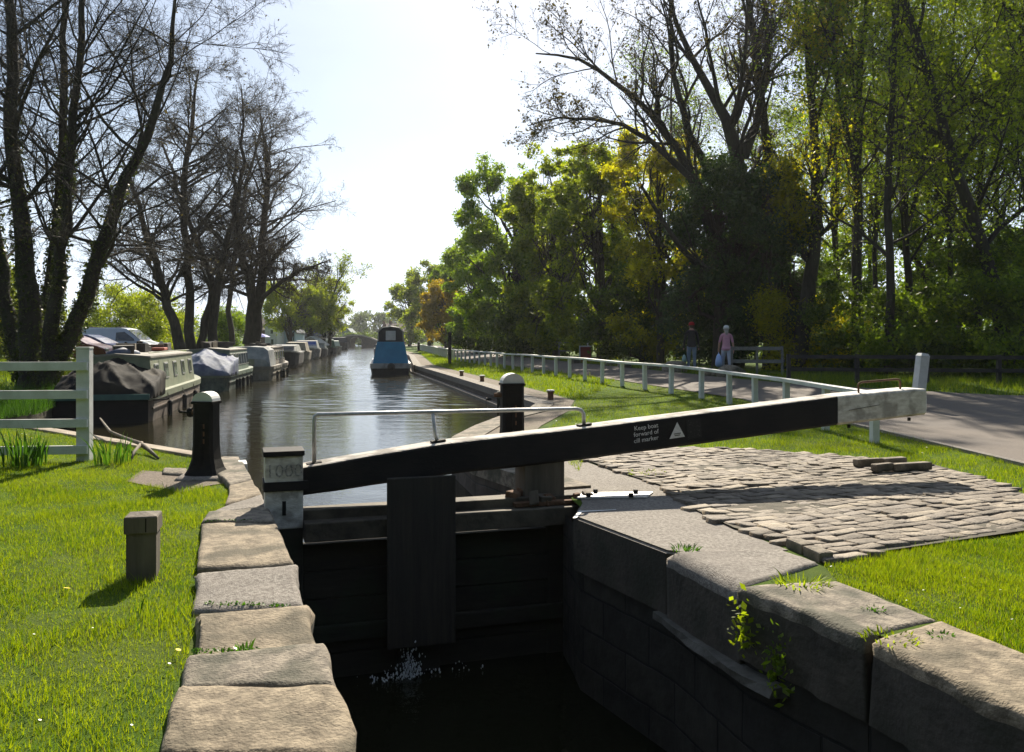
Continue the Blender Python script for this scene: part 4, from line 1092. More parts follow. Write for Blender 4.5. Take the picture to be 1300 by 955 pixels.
MB().box((-.9, 6.5, 1.62), (.35, 2.6, .08), rot('Z', 6), .02).build('red_plank', mat('red_plank', (.42, .09, .05), (.3, .08, .05), 6, .7), nb1)
b = MB(); b.tube([(-1.2, 1.3, 1.5), (-.95, 1.6, 1.58), (-.7, 2.2, 1.55)], [.08, .12, .08], 10).jitter(.05, 3).build('blue_bundle', mat('blue_bundle', (.03, .05, .10), (.06, .08, .14), 4, .6), nb1, smooth=True)
Tb = mat('grey_blue_tarp', (.06, .085, .14), (.20, .23, .29), 3, .75, .4, 10, spec=.3, c3=(.04, .06, .16), c3scale=1.2, c3amt=.8)
G2 = mat('pale_sage_paint', (.10, .155, .12), (.20, .25, .19), 4, .5, .2, c3=(.2, .22, .17), c3scale=3, c3amt=.5)
narrowboat('sage green narrowboat, second from the white fence, with blue grey tarpaulin on its near end', at(289, 497, WL), 9.5, 9.0, M_hull('green', (.05, .09, .075), (.22, .26, .22)), G2, G2, Rf, 7, 1.9, cover='tarp', coverc=Tb, seed=2, coverpeak=1.5, fenders=5, fw=.5, wh=.42)
C3 = mat('tan_cabin', (.12, .105, .085), (.24, .215, .175), 4, .7, .3, c3=(.12, .11, .09), c3scale=3, c3amt=.5, stretch=(1, 4, .6))
narrowboat('tan weathered narrowboat with a pale canvas hood, third along the left bank', at(345, 483, WL), 9, 9.5, M_hull('cream', (.30, .27, .20), (.44, .40, .32)), C3, C3, C3, 5, 2.2, cover='box', coverc=mat('pale_hood', (.13, .15, .17), (.30, .31, .30), 2, .8), seed=3, coverpeak=1.5, fenders=4)

def cruiser(label, px, py, ang, L, W, hullm, topm, deck=.75, cab=1.25, wind=True, seed=0, canopy=None, group='boats moored along the left bank', ws=None):
    c = at(px, py, WL); t = thing('cruiser', label, 'boat', (c[0], c[1], WL), R(ang), group)
    def sec(y, s_, dz=0): 
        h_ = W / 2 * s_; return [Vector((-W / 2 - h_ * .7, y, -.25)), Vector((-W / 2 + h_ * .7, y, -.25)), Vector((-W / 2 + h_ * .95, y, .25)), Vector((-W / 2 + h_, y, deck + dz)), Vector((-W / 2 - h_, y, deck + dz)), Vector((-W / 2 - h_ * .95, y, .25))]
    MB().loft([sec(0, .62, .1), sec(.5, .85, .06), sec(1.3, 1), sec(L * .6, 1), sec(L, .85)]).build('hull', hullm, t)
    MB().loft([[p + Vector((0, 0, 0)) for p in [Vector((-W / 2 - h_, y, z_)), Vector((-W / 2 + h_, y, z_)), Vector((-W / 2 + h_, y, z_ + .08)), Vector((-W / 2 - h_, y, z_ + .08))]] for y, h_, z_ in ((-.02, W * .32, deck + .1), (.5, W * .44, deck + .06), (1.3, W * .51, deck), (L, W * .44, deck))]).build('deck', topm, t)
    i_ = .2
    MB().loft([[Vector((-i_, y, deck + .06)), Vector((-i_ - .18, y, z_)), Vector((-W + i_ + .18, y, z_)), Vector((-W + i_, y, deck + .06))] for y, z_ in ((1.0, deck + .12), (1.5, cab), (L * .75, cab + .05))]).build('cabin', topm, t)
    if wind:
        b = MB(); b.loft([[Vector((-i_ - .16, y, z_)), Vector((-W + i_ + .16, y, z_))] + [Vector((-W + i_ + .2, y + .02, z_ + .01)), Vector((-i_ - .2, y + .02, z_ + .01))] for y, z_ in ((1.08, deck + .2), (1.42, cab - .05))], caps=True).build('windscreen', ws or glass, t)
        b = MB(); b.tube([(-.1, 0.1, deck + .1), (-.1, .15, deck + .45), (-W + .1, .15, deck + .45), (-W + .1, .1, deck + .1)], .015, 6).build('pulpit_rail', M_galv, t)
    if canopy is not None:
        for x_ in (-.15, -W + .15):
            for y_ in (1.6, L * .8): MB().tube([(x_, y_, cab - .2), (x_, y_, cab + .55)], .025, 6).build('canopy_pole', M_white, t)
        MB().loft([[Vector((-.05, y, cab + .52)), Vector((-W / 2, y, cab + .64)), Vector((-W + .05, y, cab + .52)), Vector((-W / 2, y, cab + .58))] for y in (1.4, L * .85)]).build('canopy', canopy, t)
    return t
Wt = mat('gel_coat', (.42, .41, .37), (.30, .29, .26), 5, .35, .1, c3=(.3, .29, .25), c3scale=3, c3amt=.5)
dk = M_hull('dark', (.03, .03, .032), (.07, .065, .06)); crm = M_hull('pale_cream', (.30, .26, .18), (.42, .37, .28)); gy = M_hull('grey', (.22, .21, .19), (.34, .32, .29))
blue = mat('blue_screen', (.02, .06, .26), (.03, .08, .3), 4, .3)
gn = mat('green_canvas', (.03, .09, .06), (.06, .14, .09), 3, .7); bl_c = mat('black_canvas', (.012, .014, .02), (.03, .032, .04), 3, .7)
cruiser('dark hulled cruiser with cream foredeck moored just past the tan narrowboat', 378, 467.5, 9, 7, 2.3, dk, Wt, .95, 1.45, seed=4)
cruiser('cream cabin boat lying between the dark hulled cruiser and the blue windscreen boat', 391, 461, 9, 6, 2.2, crm, crm, .8, 1.6, False, 5)
cruiser('small grey cruiser with bright blue windscreen cover', 405.5, 456.5, 10, 6.5, 2.6, gy, Wt, .9, 1.7, True, 6, ws=blue)
cruiser('dark boat with white posts and a pale canopy, beyond the blue windscreen cruiser', 415.5, 454, 11, 8, 2.3, dk, mat('dusk_green', (.10, .13, .12), (.2, .2, .17), 4, .6), .8, 1.4, False, 7, canopy=Wt)
cruiser('boat with a sloping dark green canvas hood far along the left bank', 428, 451, 12, 8, 2.4, dk, gn, .8, 1.75, False, 8)
cruiser('pale green boat moored behind the green canvas hood boat', 434, 448.5, 12, 8, 2.2, crm, mat('pale_green', (.30, .36, .28), (.4, .44, .36), 4, .6), .8, 1.6, False, 9)
cruiser('small dark boat with black hood moored by itself just before the bridge', 443, 444.2, 14, 9, 3.4, dk, bl_c, 1.1, 2.1, False, 10)

# the moored boat on the right with blue canvas stern, seen from behind
c = at(521.5, 476.5, WL); Y = c[1]; s = F / Y
t = thing('narrowboat', 'blue canvas sterned narrowboat with black hood moored alone on the right side', 'boat', (c[0], c[1], WL), R(8.5))
W = 2.08; Ws = mat('stern_white', (.42, .42, .40), (.30, .30, .28), 4, .5, c3=(.12, .11, .1), c3scale=2, c3amt=.5)
def half(y, e): return W / 2 * (1 - .10 * max(0, (.7 - y) / .7) ** 2 - .93 * max(0, (y - 11) / 2.5) ** 2)
MB().loft([[Vector((-W / 2 - half(y, 0) * k1, y, z_)) for k1, z_ in ((.9, -.3), (1, .3), (1, .42))] + [Vector((-W / 2 + half(y, 0) * k1, y, z_)) for k1, z_ in ((1, .42), (1, .3), (.9, -.3))] for y in [0, .3, .7, 3, 8, 11, 12, 12.8, 13.3]]).build('hull', dk, t)
MB().loft([[Vector((-W / 2 - half(y, 0) - .04, y, z_)) for z_ in (.36, .62)] + [Vector((-W / 2 + half(y, 0) + .04, y, z_)) for z_ in (.62, .36)] for y in [-.06, .3, .7, 3, 8, 11, 12, 12.8, 13.3]]).build('stern_band', Ws, t)
MB().loft([[Vector((-W + .12, y, .6)), Vector((-W + .24, y, 1.6)), Vector((-W / 2, y, 1.68)), Vector((-.24, y, 1.6)), Vector((-.12, y, .6))] for y in (2.2, 10.8)]).build('cabin', mat('slate_paint', (.10, .14, .16), (.2, .24, .25), 4, .5), t)
Bc = mat('blue_canvas', (.02, .22, .42), (.03, .28, .50), 2.5, .75, .5, 12)
MB().loft([[Vector((-W + .1 + k, y, .62)), Vector((-W + .34 + k, y, 1.75)), Vector((-.34 - k, y, 1.75)), Vector((-.1 - k, y, .62))] for y, k in ((.18, .0), (2.2, 0))]).jitter(.02, 2).build('blue_canvas', Bc, t)
MB().loft([[Vector((-W + .36, y, 1.74)), Vector((-W + .42, y, 2.28)), Vector((-W + .62, y, 2.46)), Vector((-W / 2, y, 2.52)), Vector((-.62, y, 2.46)), Vector((-.42, y, 2.28)), Vector((-.36, y, 1.74))] for y in (.24, 1.4, 2.3)]).build('black_hood', bl_c, t)
MB().tube([Vector((-W + .38, .22, 1.8)), Vector((-W + .40, .22, 2.28)), Vector((-W + .62, .22, 2.49)), Vector((-W / 2, .22, 2.55)), Vector((-.62, .22, 2.49)), Vector((-.40, .22, 2.28)), Vector((-.38, .22, 1.8))], .035, 6).build('hood_piping', Wt, t)
MB().box((-W / 2, .225, 2.08), (.52, .02, .50), bevel=.02).build('hood_window', mat('clear_plastic', (.50, .50, .50), (.62, .62, .62), 4, .25), t)
MB().lathe([(.06, -.12), (.17, -.10), (.20, 0), (.17, .08), (.06, .12)], (-W / 2 + .02, -.16, .45), 16, rot('X', 90)).build('rope_fender', M_dark, t)
for y in (3.2, 4.8, 6.4, 8): 
    f_ = MB().box((-W + .17, y, 1.15), (.03, .9, .45), bevel=.02).build('window', M_alu, t); MB().box((-W + .155, y, 1.15), (.03, .8, .36), bevel=.02).build('pane', glass, f_)

# ================================================================ BRIDGE AND BUILDINGS
brickm = stonewall('bridge_brick', (.075, .055, .045), (.11, .08, .065), (.08, .075, .07), .6, .2, .5)
br = thing('canal_bridge', 'low humpbacked brick bridge with a small arch crossing the far end of the canal', 'bridge', (0, 0, 0))
Yb = 183; pxs = [419, 424, 432, 441, 451, 461, 470, 478, 486, 496]; tops = [438, 433.5, 429.3, 426.8, 426, 426.8, 429.3, 433, 437, 439.5]
top = [(far(a_, Yb)[0], EYE - (b_ - HZ) * Yb / F) for a_, b_ in zip(pxs, tops)]
ax = far(452, Yb)[0]; aw = 1.15
prof2 = [(top[0][0] - 2, -.6)] + [(top[0][0] - 2, top[0][1] - .3)] + top + [(top[-1][0] + 2, top[-1][1] - .3), (top[-1][0] + 2, -.6)]
prof2 += [(ax + aw, -.6), (ax + aw, .6)] + [(ax + aw * math.cos(a_), .6 + 1.15 * math.sin(a_)) for a_ in np.linspace(.3, math.pi - .3, 7)] + [(ax - aw, .6), (ax - aw, -.6)]
bm = bmesh.new(); vs = [bm.verts.new((x_, Yb, z_)) for x_, z_ in prof2]; f = bm.faces.new(vs); r_ = bmesh.ops.extrude_face_region(bm, geom=[f])
for v_ in r_['geom']:
    if isinstance(v_, bmesh.types.BMVert): v_.co.y += 5
bmesh.ops.recalc_face_normals(bm, faces=bm.faces); bmesh.ops.triangulate(bm, faces=[f_ for f_ in bm.faces if len(f_.verts) > 4])
me = bpy.data.meshes.new('arch_wall'); bm.to_mesh(me); bm.free(); link('arch_wall', me, mat('old_brick', (.060, .050, .048), (.11, .085, .07), 3, .9, .5, c3=(.04, .04, .04)), br)
b = MB(); b.loft([[Vector((x_, Yb - .12, z_ - .05)), Vector((x_, Yb + .4, z_ - .05)), Vector((x_, Yb + .4, z_ + .16)), Vector((x_, Yb - .12, z_ + .22))] for x_, z_ in top]).build('parapet_coping', Rf, br)
b = MB(); b.loft([[Vector((ax + (aw + o_) * math.cos(a_), Yb - .06, .6 + (1.15 + o_) * math.sin(a_) + (0 if 0 < a_ < math.pi else 0))) for o_ in (0, .22)] + [Vector((ax + (aw + o_) * math.cos(a_), Yb + .05, .6 + (1.15 + o_) * math.sin(a_))) for o_ in (.22, 0)] for a_ in np.linspace(0, math.pi, 11)]).build('arch_ring', M_stone, br)

def house(label, x, y, w_, d_, h, rh, wallm, roofm, rz=0, axis='x', wins=(), chim=(), name='house', z0=None, winc=None):
    """gabled house: ridge along local x or y; wins: (x, z, w, h) on the camera side"""
    z0 = float(gz(x, y)) - .1 if z0 is None else z0
    t = thing(name, label, 'house', (x, y, z0), R(rz))
    a_, c_ = w_ / 2, d_ / 2
    if axis == 'x':
        MB().loft([[Vector((s_, -c_, 0)), Vector((s_, -c_, h)), Vector((s_, 0, h + rh)), Vector((s_, c_, h)), Vector((s_, c_, 0))] for s_ in (-a_, a_)]).build('wall', wallm, t)
        rp = [Vector((0, -c_ - .25, h - .12)), Vector((0, 0, h + rh + .1)), Vector((0, c_ + .25, h - .12)), Vector((0, c_ + .25, h)), Vector((0, 0, h + rh + .28)), Vector((0, -c_ - .25, h))]
        roof = MB().loft([[p + Vector((s_, 0, 0)) for p in rp] for s_ in (-a_ - .2, a_ + .2)]).build('roof', roofm, t)
    else:
        MB().loft([[Vector((-a_, s_, 0)), Vector((-a_, s_, h)), Vector((0, s_, h + rh)), Vector((a_, s_, h)), Vector((a_, s_, 0))] for s_ in (-c_, c_)]).build('wall', wallm, t)
        rp = [Vector((-a_ - .25, 0, h - .12)), Vector((0, 0, h + rh + .1)), Vector((a_ + .25, 0, h - .12)), Vector((a_ + .25, 0, h)), Vector((0, 0, h + rh + .28)), Vector((-a_ - .25, 0, h))]
        roof = MB().loft([[p + Vector((0, s_, 0)) for p in rp] for s_ in (-c_ - .2, c_ + .2)]).build('roof', roofm, t)
    for x_, z_, ww, hh_ in wins:
        f_ = MB().box((x_, -c_ - .02, z_), (ww + .16, .08, hh_ + .16), bevel=.01).build('window', winc or M_white, t)
        MB().box((x_, -c_ - .055, z_), (ww, .03, hh_)).build('pane', glass, f_)
    for x_, y_, hc in chim: MB().box((x_, y_, h + rh + hc / 2 - .3), (.6, .6, hc + .6), bevel=.03).build('chimney', wallm, roof)
    return t
brk = mat('house_brick', (.12, .07, .05), (.18, .11, .08), 5, .9); til = mat('roof_tile', (.15, .115, .095), (.24, .19, .16), 3, .85); slt = mat('slate_roof', (.035, .045, .06), (.06, .075, .09), 3, .75)
rnd_w = mat('lime_render', (.60, .58, .54), (.48, .46, .43), 3, .9)
x, y = far(336, 118); house('old brick building with pale tiled roof half hidden by the bare canal trees', x, y, 4.2, 5, 2.5, 1.3, brk, til, 0, 'x', [(-.8, 1.3, .7, .9)])
x, y = far(349, 112); house('narrow white rendered gable end with small dark windows beside the brick building', x, y, 1.6, 3.5, 2.9, .7, rnd_w, til, 0, 'y', [(.1, 2.2, .35, .5), (.15, .9, .35, .7)])
x, y = far(366, 116); house('white and blue walled cottage under a steep dark slate roof', x, y, 3.2, 5, 2.1, 2.6, mat('pale_blue_render', (.42, .50, .58), (.36, .43, .5), 3, .8), slt, 0, 'y', [(-.3, 1.3, .7, .8)])
x, y = far(398, 95); house('open shelter with white trimmed gable among the moored boats', x, y, 2.3, 3, .95, .65, rnd_w, mat('white_trim_roof', (.45, .45, .44), (.55, .55, .54), 3, .8), 0, 'y', [(-.4, .6, .4, .4), (.45, .6, .3, .4)], name='shelter')
x, y = far(399, 140); house('dark slate roofed boathouse behind the white gabled shelter', x, y, 4.6, 6, 1.9, 2.4, mat('dark_boards', (.06, .065, .07), (.09, .09, .1), 3, .8), slt, 0, 'x', [(1.2, 1.2, .6, .7)])
x, y = far(444, 260); house('pale grey blue house with steep gable beyond the canal bridge', x, y, 6, 8, 1.2, 3.0, mat('grey_render', (.14, .18, .18), (.11, .15, .15), 3, .8), mat('blue_slate', (.10, .14, .15), (.13, .17, .18), 2, .8), 0, 'y', [(0, 2.6, .9, 1)])
x, y = far(492, 200); house('tall brick house with chimneys beside the canal bridge', x, y, 2.8, 6, 3.6, 1.2, brk, til, 0, 'y', [(-.5, 3.2, .7, 1), (-.5, 1.4, .7, 1)], [(-.9, .5, .9)])
x, y = far(506, 192); house('brick cottage with brown roof and chimney standing behind the blue boat', x, y, 5, 6, 3.1, 1.6, brk, til, 0, 'x', [(-1, 2.4, .8, 1), (1, 2.4, .8, 1)], [(-1.8, 0, 1.1)])
# blue parasol by the brick building
x, y, z_ = far(331, 100, 428); t = thing('parasol', 'bright blue parasol open in front of the old brick building', 'parasol', (x, y, float(gz(x, y))))
hp = z_ - float(gz(x, y)); MB().tube([(0, 0, 0), (0, 0, hp + .35)], .03, 8).build('pole', M_white, t)
MB().lathe([(1.15, hp), (.75, hp + .22), (.06, hp + .42)], k=8).build('shade', mat('parasol_blue', (.02, .05, .38), (.03, .06, .42), 3, .7), t)

# ================================================================ VEHICLES
def vehicle(name, label, cat, x, y, rz, L, W, prof, wprof, paint, wheels, wr=.31, tum=.14, belt=.85, trim=None):
    """prof: side outline (x, z) clockwise from rear bottom; wprof: list of side window polygons"""
    t = thing(name, label, cat, (x, y, float(gz(x, y))), R(rz))
    def wd(z_): return W / 2 - max(0, z_ - belt) * tum / .6 - max(0, .35 - z_) * .1
    m = len(prof); b = MB()
    for k in (1,):
        rows = []
        for fr in (-1, -.94, 0, .94, 1):
            row = []
            for x_, z_ in prof:
                w_ = wd(z_); ins = .03 if abs(fr) == 1 else 0
                cx_ = x_ - math.copysign(ins, x_); row.append(Vector((cx_, w_ * fr, z_ - (ins if z_ > .5 else -ins))))
            rows.append(row)
        b.loft(rows)
    b.build('body', paint, t)
    for wp in wprof:
        for sd in (-1, 1):
            q = MB(); v1 = [Vector((x_, sd * (wd(z_) + .004), z_)) for x_, z_ in wp]; q.loft([v1, [p + Vector((0, sd * .008, 0)) for p in v1]]); q.build('side_window', glass, t)
    for xw in wheels:
        for sd in (-1, 1):
            wh_ = MB().lathe([(wr * .6, -.1), (wr, -.085), (wr, .085), (wr * .6, .1)], (xw, sd * (W / 2 - .1), wr), 24, rot('X', 90)).build('wheel', M_tyre, t)
            MB().lathe([(.03, -.11), (wr * .6, -.105), (wr * .6, .105), (.03, .11)], (xw, sd * (W / 2 - .1), wr), 16, rot('X', 90)).build('rim', M_alu, wh_)
    for sd in (-1, 1):
        MB().box((L / 2 - .10, sd * (W / 2 - .28), .66), (.12, .32, .14), bevel=.04).build('headlight', M_alu, t)
        MB().box((-L / 2 + .02, sd * (W / 2 - .18), .85), (.06, .16, .28), bevel=.02).build('tail_light', mat('tail_red', (.35, .02, .02), rough=.3), t)
        MB().box((L * .18, sd * (W / 2 + .08), .98), (.1, .16, .12), bevel=.03).build('wing_mirror', M_iron, t)
    return t
vprof = [(-2.2, .25), (-2.25, .6), (-2.22, 1.3), (-2.12, 1.78), (-1.95, 1.86), (.35, 1.86), (.75, 1.78), (1.25, 1.38), (1.55, 1.12), (2.0, .98), (2.2, .8), (2.25, .5), (2.2, .25)]
x, y = far(152, 50)
vehicle('panel_van', 'pale blue white panel van parked behind the other cars on the left', 'van', x, y, 0, 4.5, 1.85, vprof, [[(.15, 1.12), (.15, 1.58), (.62, 1.62), (1.2, 1.22), (1.25, 1.1)]], mat('van_paint', (.60, .66, .74), (.56, .62, .70), 2, .3, spec=.6), (-1.4, 1.35))
for i, xx in enumerate((-1.6, .1)): MB().box((xx, 0, 1.90), (.06, 1.3, .05), bevel=.01).build('roof_bar', M_iron, [o for o in bpy.data.objects if o.name == 'panel_van'][0])
MB().loft([[Vector((.80, -.74, 1.75)), Vector((.80, .74, 1.75))], [Vector((1.5, -.8, 1.17)), Vector((1.5, .8, 1.17))]], closed=False, caps=False).build('windscreen', glass, bpy.data.objects['panel_van'], loc=(.02, 0, .012))
cprof = [(-1.95, .25), (-2.02, .55), (-1.98, .95), (-1.75, 1.3), (-1.45, 1.44), (-.9, 1.48), (-.1, 1.44), (.35, 1.28), (.95, .98), (1.5, .86), (1.88, .72), (1.98, .5), (1.93, .25)]
cw = [[(-1.55, 1.0), (-1.38, 1.33), (-.55, 1.38), (-.55, .98)], [(-.48, .98), (-.48, 1.38), (-.08, 1.36), (.3, 1.2), (.62, 1.0)]]
x, y = far(121, 47.5); vehicle('parked_car', 'dark blue hatchback parked between the van and the red car', 'car', x, y, 0, 4, 1.75, cprof, cw, mat('dark_blue_paint', (.02, .035, .12), (.025, .04, .14), 2, .25, spec=.7), (-1.25, 1.25))
x, y = far(96, 44.5); vehicle('parked_car', 'deep red hatchback parked closest to the big ivy trunks', 'car', x, y, 0, 4, 1.75, cprof, cw, mat('car_red', (.10, .012, .012), (.13, .015, .015), 2, .25, spec=.7), (-1.25, 1.25))

# ================================================================ PEOPLE
def skin_body(name, joints, edges, mats, matfn, parent, sub=2):
    me = bpy.data.meshes.new(name); me.from_pydata([j[0] for j in joints], edges, []); o = bpy.data.objects.new(name, me); COL.objects.link(o)
    md = o.modifiers.new('skin', 'SKIN'); md.use_smooth_shade = True
    for v_, j in zip(me.skin_vertices[0].data, joints): v_.radius = j[1] if isinstance(j[1], tuple) else (j[1], j[1])
    me.skin_vertices[0].data[0].use_root = True
    s_ = o.modifiers.new('sub', 'SUBSURF'); s_.levels = sub; s_.render_levels = sub
    bpy.context.view_layer.update()
    nm = bpy.data.meshes.new_from_object(o.evaluated_get(bpy.context.evaluated_depsgraph_get())); bpy.data.objects.remove(o); nm.name = name
    nm.materials.clear()
    o = link(name, nm, mats, parent, smooth=True)
    for p in nm.polygons: p.material_index = matfn(p.center)
    return o
def person(label, x, y, rz, h, top, trous, skin, hairm, hat=None, bag=None, stride=.12, long=False, group=None, bagside=-1, hatbrim=True, z0=None, sleeves=.55, hair_long=False):
    z0 = float(gz(x, y)) + .02 if z0 is None else z0
    t = thing('person', label, 'person', (x, y, z0), R(rz), group); k = h / 1.75
    J = []; E = []
    def j(p, r_, par=None):
        J.append((tuple(np.array(p) * k), tuple(np.array(r_) * k) if isinstance(r_, tuple) else r_ * k)); i = len(J) - 1
        if par is not None: E.append((par, i))
        return i
    pel = j((0, 0, .95), (.155, .115)); wa = j((0, .0, 1.12), (.135, .10), pel); chs = j((0, .01, 1.32), (.165, .115), wa); nb = j((0, 0, 1.46), (.075, .07), chs)
    nk = j((0, .01, 1.52), .055, nb); hd = j((0, .02, 1.60), (.075, .09), nk); ht = j((0, .015, 1.69), (.072, .085), hd); j((0, .03, 1.635), (.07, .095), hd) if False else None
    for sd, ph in ((-1, 1), (1, -1)):
        sh = j((sd * .17, 0, 1.42), .062, nb); el = j((sd * .235, .02 + ph * .05 * (stride > 0), 1.14), .045, sh); wr_ = j((sd * .25, .06 + ph * .10, .90), .030, el)
        pa_ = j((sd * .25, .07 + ph * .11, .83), (.020, .040), wr_)
        for q in range(4): j((sd * .25 + .004 * q, .04 + .024 * q + ph * .11, .745 + .006 * abs(q - 1.5)), .009, pa_)
        j((sd * .235, .115 + ph * .11, .80), .010, pa_)
        hp_ = j((sd * .095, 0, .88), .105, pel); kn = j((sd * .10, ph * stride * .55, .50), .068, hp_); an_ = j((sd * .10, ph * stride - .02, .10), .045, kn)
        to = j((sd * .105, ph * stride + .12, .035), (.045, .032), an_)
    def mf(c_):
        z_ = c_.z / k; ax_ = abs(c_.x) / k
        if z_ > 1.475 and ax_ < .12: return 2
        if ax_ > .175 and z_ < 1.42 - sleeves: return 2
        if ax_ > .19 and z_ > .7: return 0
        if z_ < .085: return 3
        return 1 if z_ < .93 else 0
    skin_body('body', J, E, [top, trous, skin, M_iron], mf, t)
    # trouser seat, shirt hem
    MB().lathe([(.16, .86), (.168, .93), (.15, .99)], k=18).build('shirt_hem', top, t, smooth=True).scale = (k * 1.05, k * .78, k)
    # face: ears, nose, brow on the far side of the head
    b = MB()
    for sd in (-1, 1): b.box((sd * .083 * k, .01 * k, 1.62 * k), (.014 * k, .035 * k, .055 * k), bevel=.006 * k)
    b.box((0, .112 * k, 1.61 * k), (.022 * k, .03 * k, .04 * k), bevel=.006 * k); b.box((0, .10 * k, 1.568 * k), (.045 * k, .012 * k, .01 * k), bevel=.003 * k)
    for sd in (-1, 1): b.box((sd * .03 * k, .10 * k, 1.635 * k), (.022 * k, .01 * k, .01 * k), bevel=.003 * k)
    b.build('face_features', skin, t)
    b = MB(); bmesh.ops.create_uvsphere(b.bm, u_segments=18, v_segments=12, radius=.1)
    for v_ in b.bm.verts:
        v_.co = Vector((v_.co.x * .93, v_.co.y * 1.1, v_.co.z * 1.12)) * k + Vector((0, -.002, 1.655)) * k
        if v_.co.z < 1.60 * k: v_.co.y = min(v_.co.y, -.0 * k); 
    b.build('hair', hairm, t, smooth=True)
    if hair_long: MB().lathe([(.03, 1.44), (.06, 1.5), (.07, 1.58)], (0, -.06, 0), 12).build('ponytail', hairm, t, smooth=True).scale = (k, k, k)
    if hat is not None:
        c_ = MB().lathe([(.104, 1.665), (.103, 1.71), (.085, 1.765), (.03, 1.79)], k=18).build('hat', hat, t, smooth=True); c_.scale = (k, k * 1.12, k)
        if hatbrim: MB().box((0, .15, 1.675), (.15, .13, .012), rot('X', -10), .005).build('peak', hat, c_)
    if bag is not None:
        bx_ = bagside * .27 * k; bo_ = thing('bag', bag[1], 'bag', (0, 0, 0))
        b = MB(); b.loft([[Vector((w_ * a_, d_ * c_, z_)) for a_, c_ in ((-1, -1), (0, -1.25), (1, -1), (1, 1), (0, 1.25), (-1, 1))] for w_, d_, z_ in ((.06, .10, 0), (.09, .17, .06), (.085, .165, .22), (.05, .13, .36), (.02, .05, .44))]).jitter(.02, 5)
        b.build('sack', bag[0], bo_, smooth=True)
        MB().tube([(0, -.04, .42), (0, -.01, .50), (0, .02, .50), (0, .04, .42)], .009, 6).build('handle', bag[0], bo_)
        bo_.matrix_world = Matrix.Translation((x, y, z0)) @ Matrix.Rotation(R(rz), 4, 'Z') @ Matrix.Translation((bx_, .02, .80 * k - .50)) @ Matrix.Scale(bag[2] if len(bag) > 2 else 1, 4)
    return t
skinm = mat('skin', (.45, .26, .19), (.5, .3, .22), 5, .6); hairg = mat('grey_hair', (.35, .33, .3), (.45, .43, .4), 20, .8); hairb = mat('brown_hair', (.06, .04, .025), (.1, .07, .04), 20, .8)
jean = mat('jeans', (.16, .22, .31), (.22, .28, .37), 8, .9); blk = mat('black_cloth', (.012, .013, .016), (.02, .02, .024), 8, .9); pink = mat('pink_cloth', (.55, .27, .38), (.62, .33, .43), 6, .85)
ltr = mat('pale_trousers', (.46, .50, .62), (.54, .57, .68), 6, .85); redc = mat('red_cap', (.45, .02, .02), (.38, .02, .02), 6, .8); whc = mat('white_cap', (.72, .74, .76), (.65, .66, .68), 6, .8)
x, y = at(878, 471.5, .27); person('man in red cap, black top and jeans walking away with a small bag', x, y, 4, 1.80, blk, jean, skinm, hairb, redc, (mat('green_bag', (.22, .36, .34), (.3, .42, .4), 5, .5), 'small pale green bag carried low by the man in red cap', .62), stride=.05, sleeves=.60)
x, y = at(922, 475, .27); person('woman in white cap, pink top and pale trousers walking away with a blue bag', x, y, -4, 1.66, pink, ltr, skinm, hairg, whc, (mat('blue_bag', (.30, .45, .78), (.42, .56, .85), 5, .4), 'pale blue carrier bag carried by the woman in the pink top'), stride=.17, sleeves=.26, hair_long=True)
x, y = far(548.5, 112); person('person in dark jacket with pale hair walking far along the road, left of a pair', x, y, 180, 1.72, blk, blk, skinm, hairg, None, None, stride=.1, sleeves=.6)
x, y = far(561, 112); person('person in light grey coat walking far along the road, right of a pair', x, y, 180, 1.74, mat('grey_coat', (.28, .29, .30), (.36, .37, .38), 5, .9), jean, skinm, hairg, whc, None, stride=.12, hatbrim=False, sleeves=.6)
x, y = far(205, 40); person('person with white hair in dark clothes standing behind the nearest narrowboat', x, y, 20, 1.72, blk, blk, skinm, hairg, None, None, stride=.02, sleeves=.6, z0=-.35)
# ================================================================ VEGETATION
M_bark = mat('bark', (.020, .017, .013), (.05, .043, .034), 9, .95, 1, 22, c3=(.05, .055, .03), c3scale=1.4, c3amt=.4, stretch=(1, 1, .25))
M_barkL = mat('bark_brown', (.035, .028, .02), (.075, .06, .045), 9, .95, 1, 22, stretch=(1, 1, .25))
M_bud = leafmat('catkins', (.05, .045, .015), (.14, .12, .04), .35, .7, (1, .9, .4), 1.0)
M_ivy = leafmat('ivy', (.020, .048, .014), (.075, .12, .028), .28, .45, (.9, 1, .3), 1.0)
M_yg = leafmat('yellow_green_leaf', (.15, .18, .014), (.38, .36, .022), .62, .5, (1, .95, .15), 1.9)
M_gr = leafmat('green_leaf', (.065, .125, .014), (.20, .28, .03), .6, .5, (1, 1.0, .22), 1.6)
M_olive = leafmat('olive_leaf', (.07, .11, .016), (.22, .255, .032), .6, .5, (1, 1, .2), 1.9)
M_dkgreen = leafmat('dark_leaf', (.034, .065, .012), (.11, .16, .024), .55, .5, (1, 1, .28), 1.5)
M_willow = leafmat('willow_leaf', (.15, .21, .02), (.30, .34, .035), .6, .5, (1, 1, .2), 1.35)
M_orange = leafmat('bronze_leaf', (.20, .16, .018), (.38, .30, .03), .55, .5, (1, .9, .12), 1.3)
def S(Y, pts, rs, dy=0):
    """stem through photo points standing at distance Y; thickness from rs; dy leans it away"""
    out = []
    n = len(pts); rr_ = np.interp(np.linspace(0, 1, n), np.linspace(0, 1, len(rs)), rs)
    for i, (px, py) in enumerate(pts):
        yy = Y + dy * i / (n - 1); out.append((*far(px, yy, py), rr_[i]))
    return out
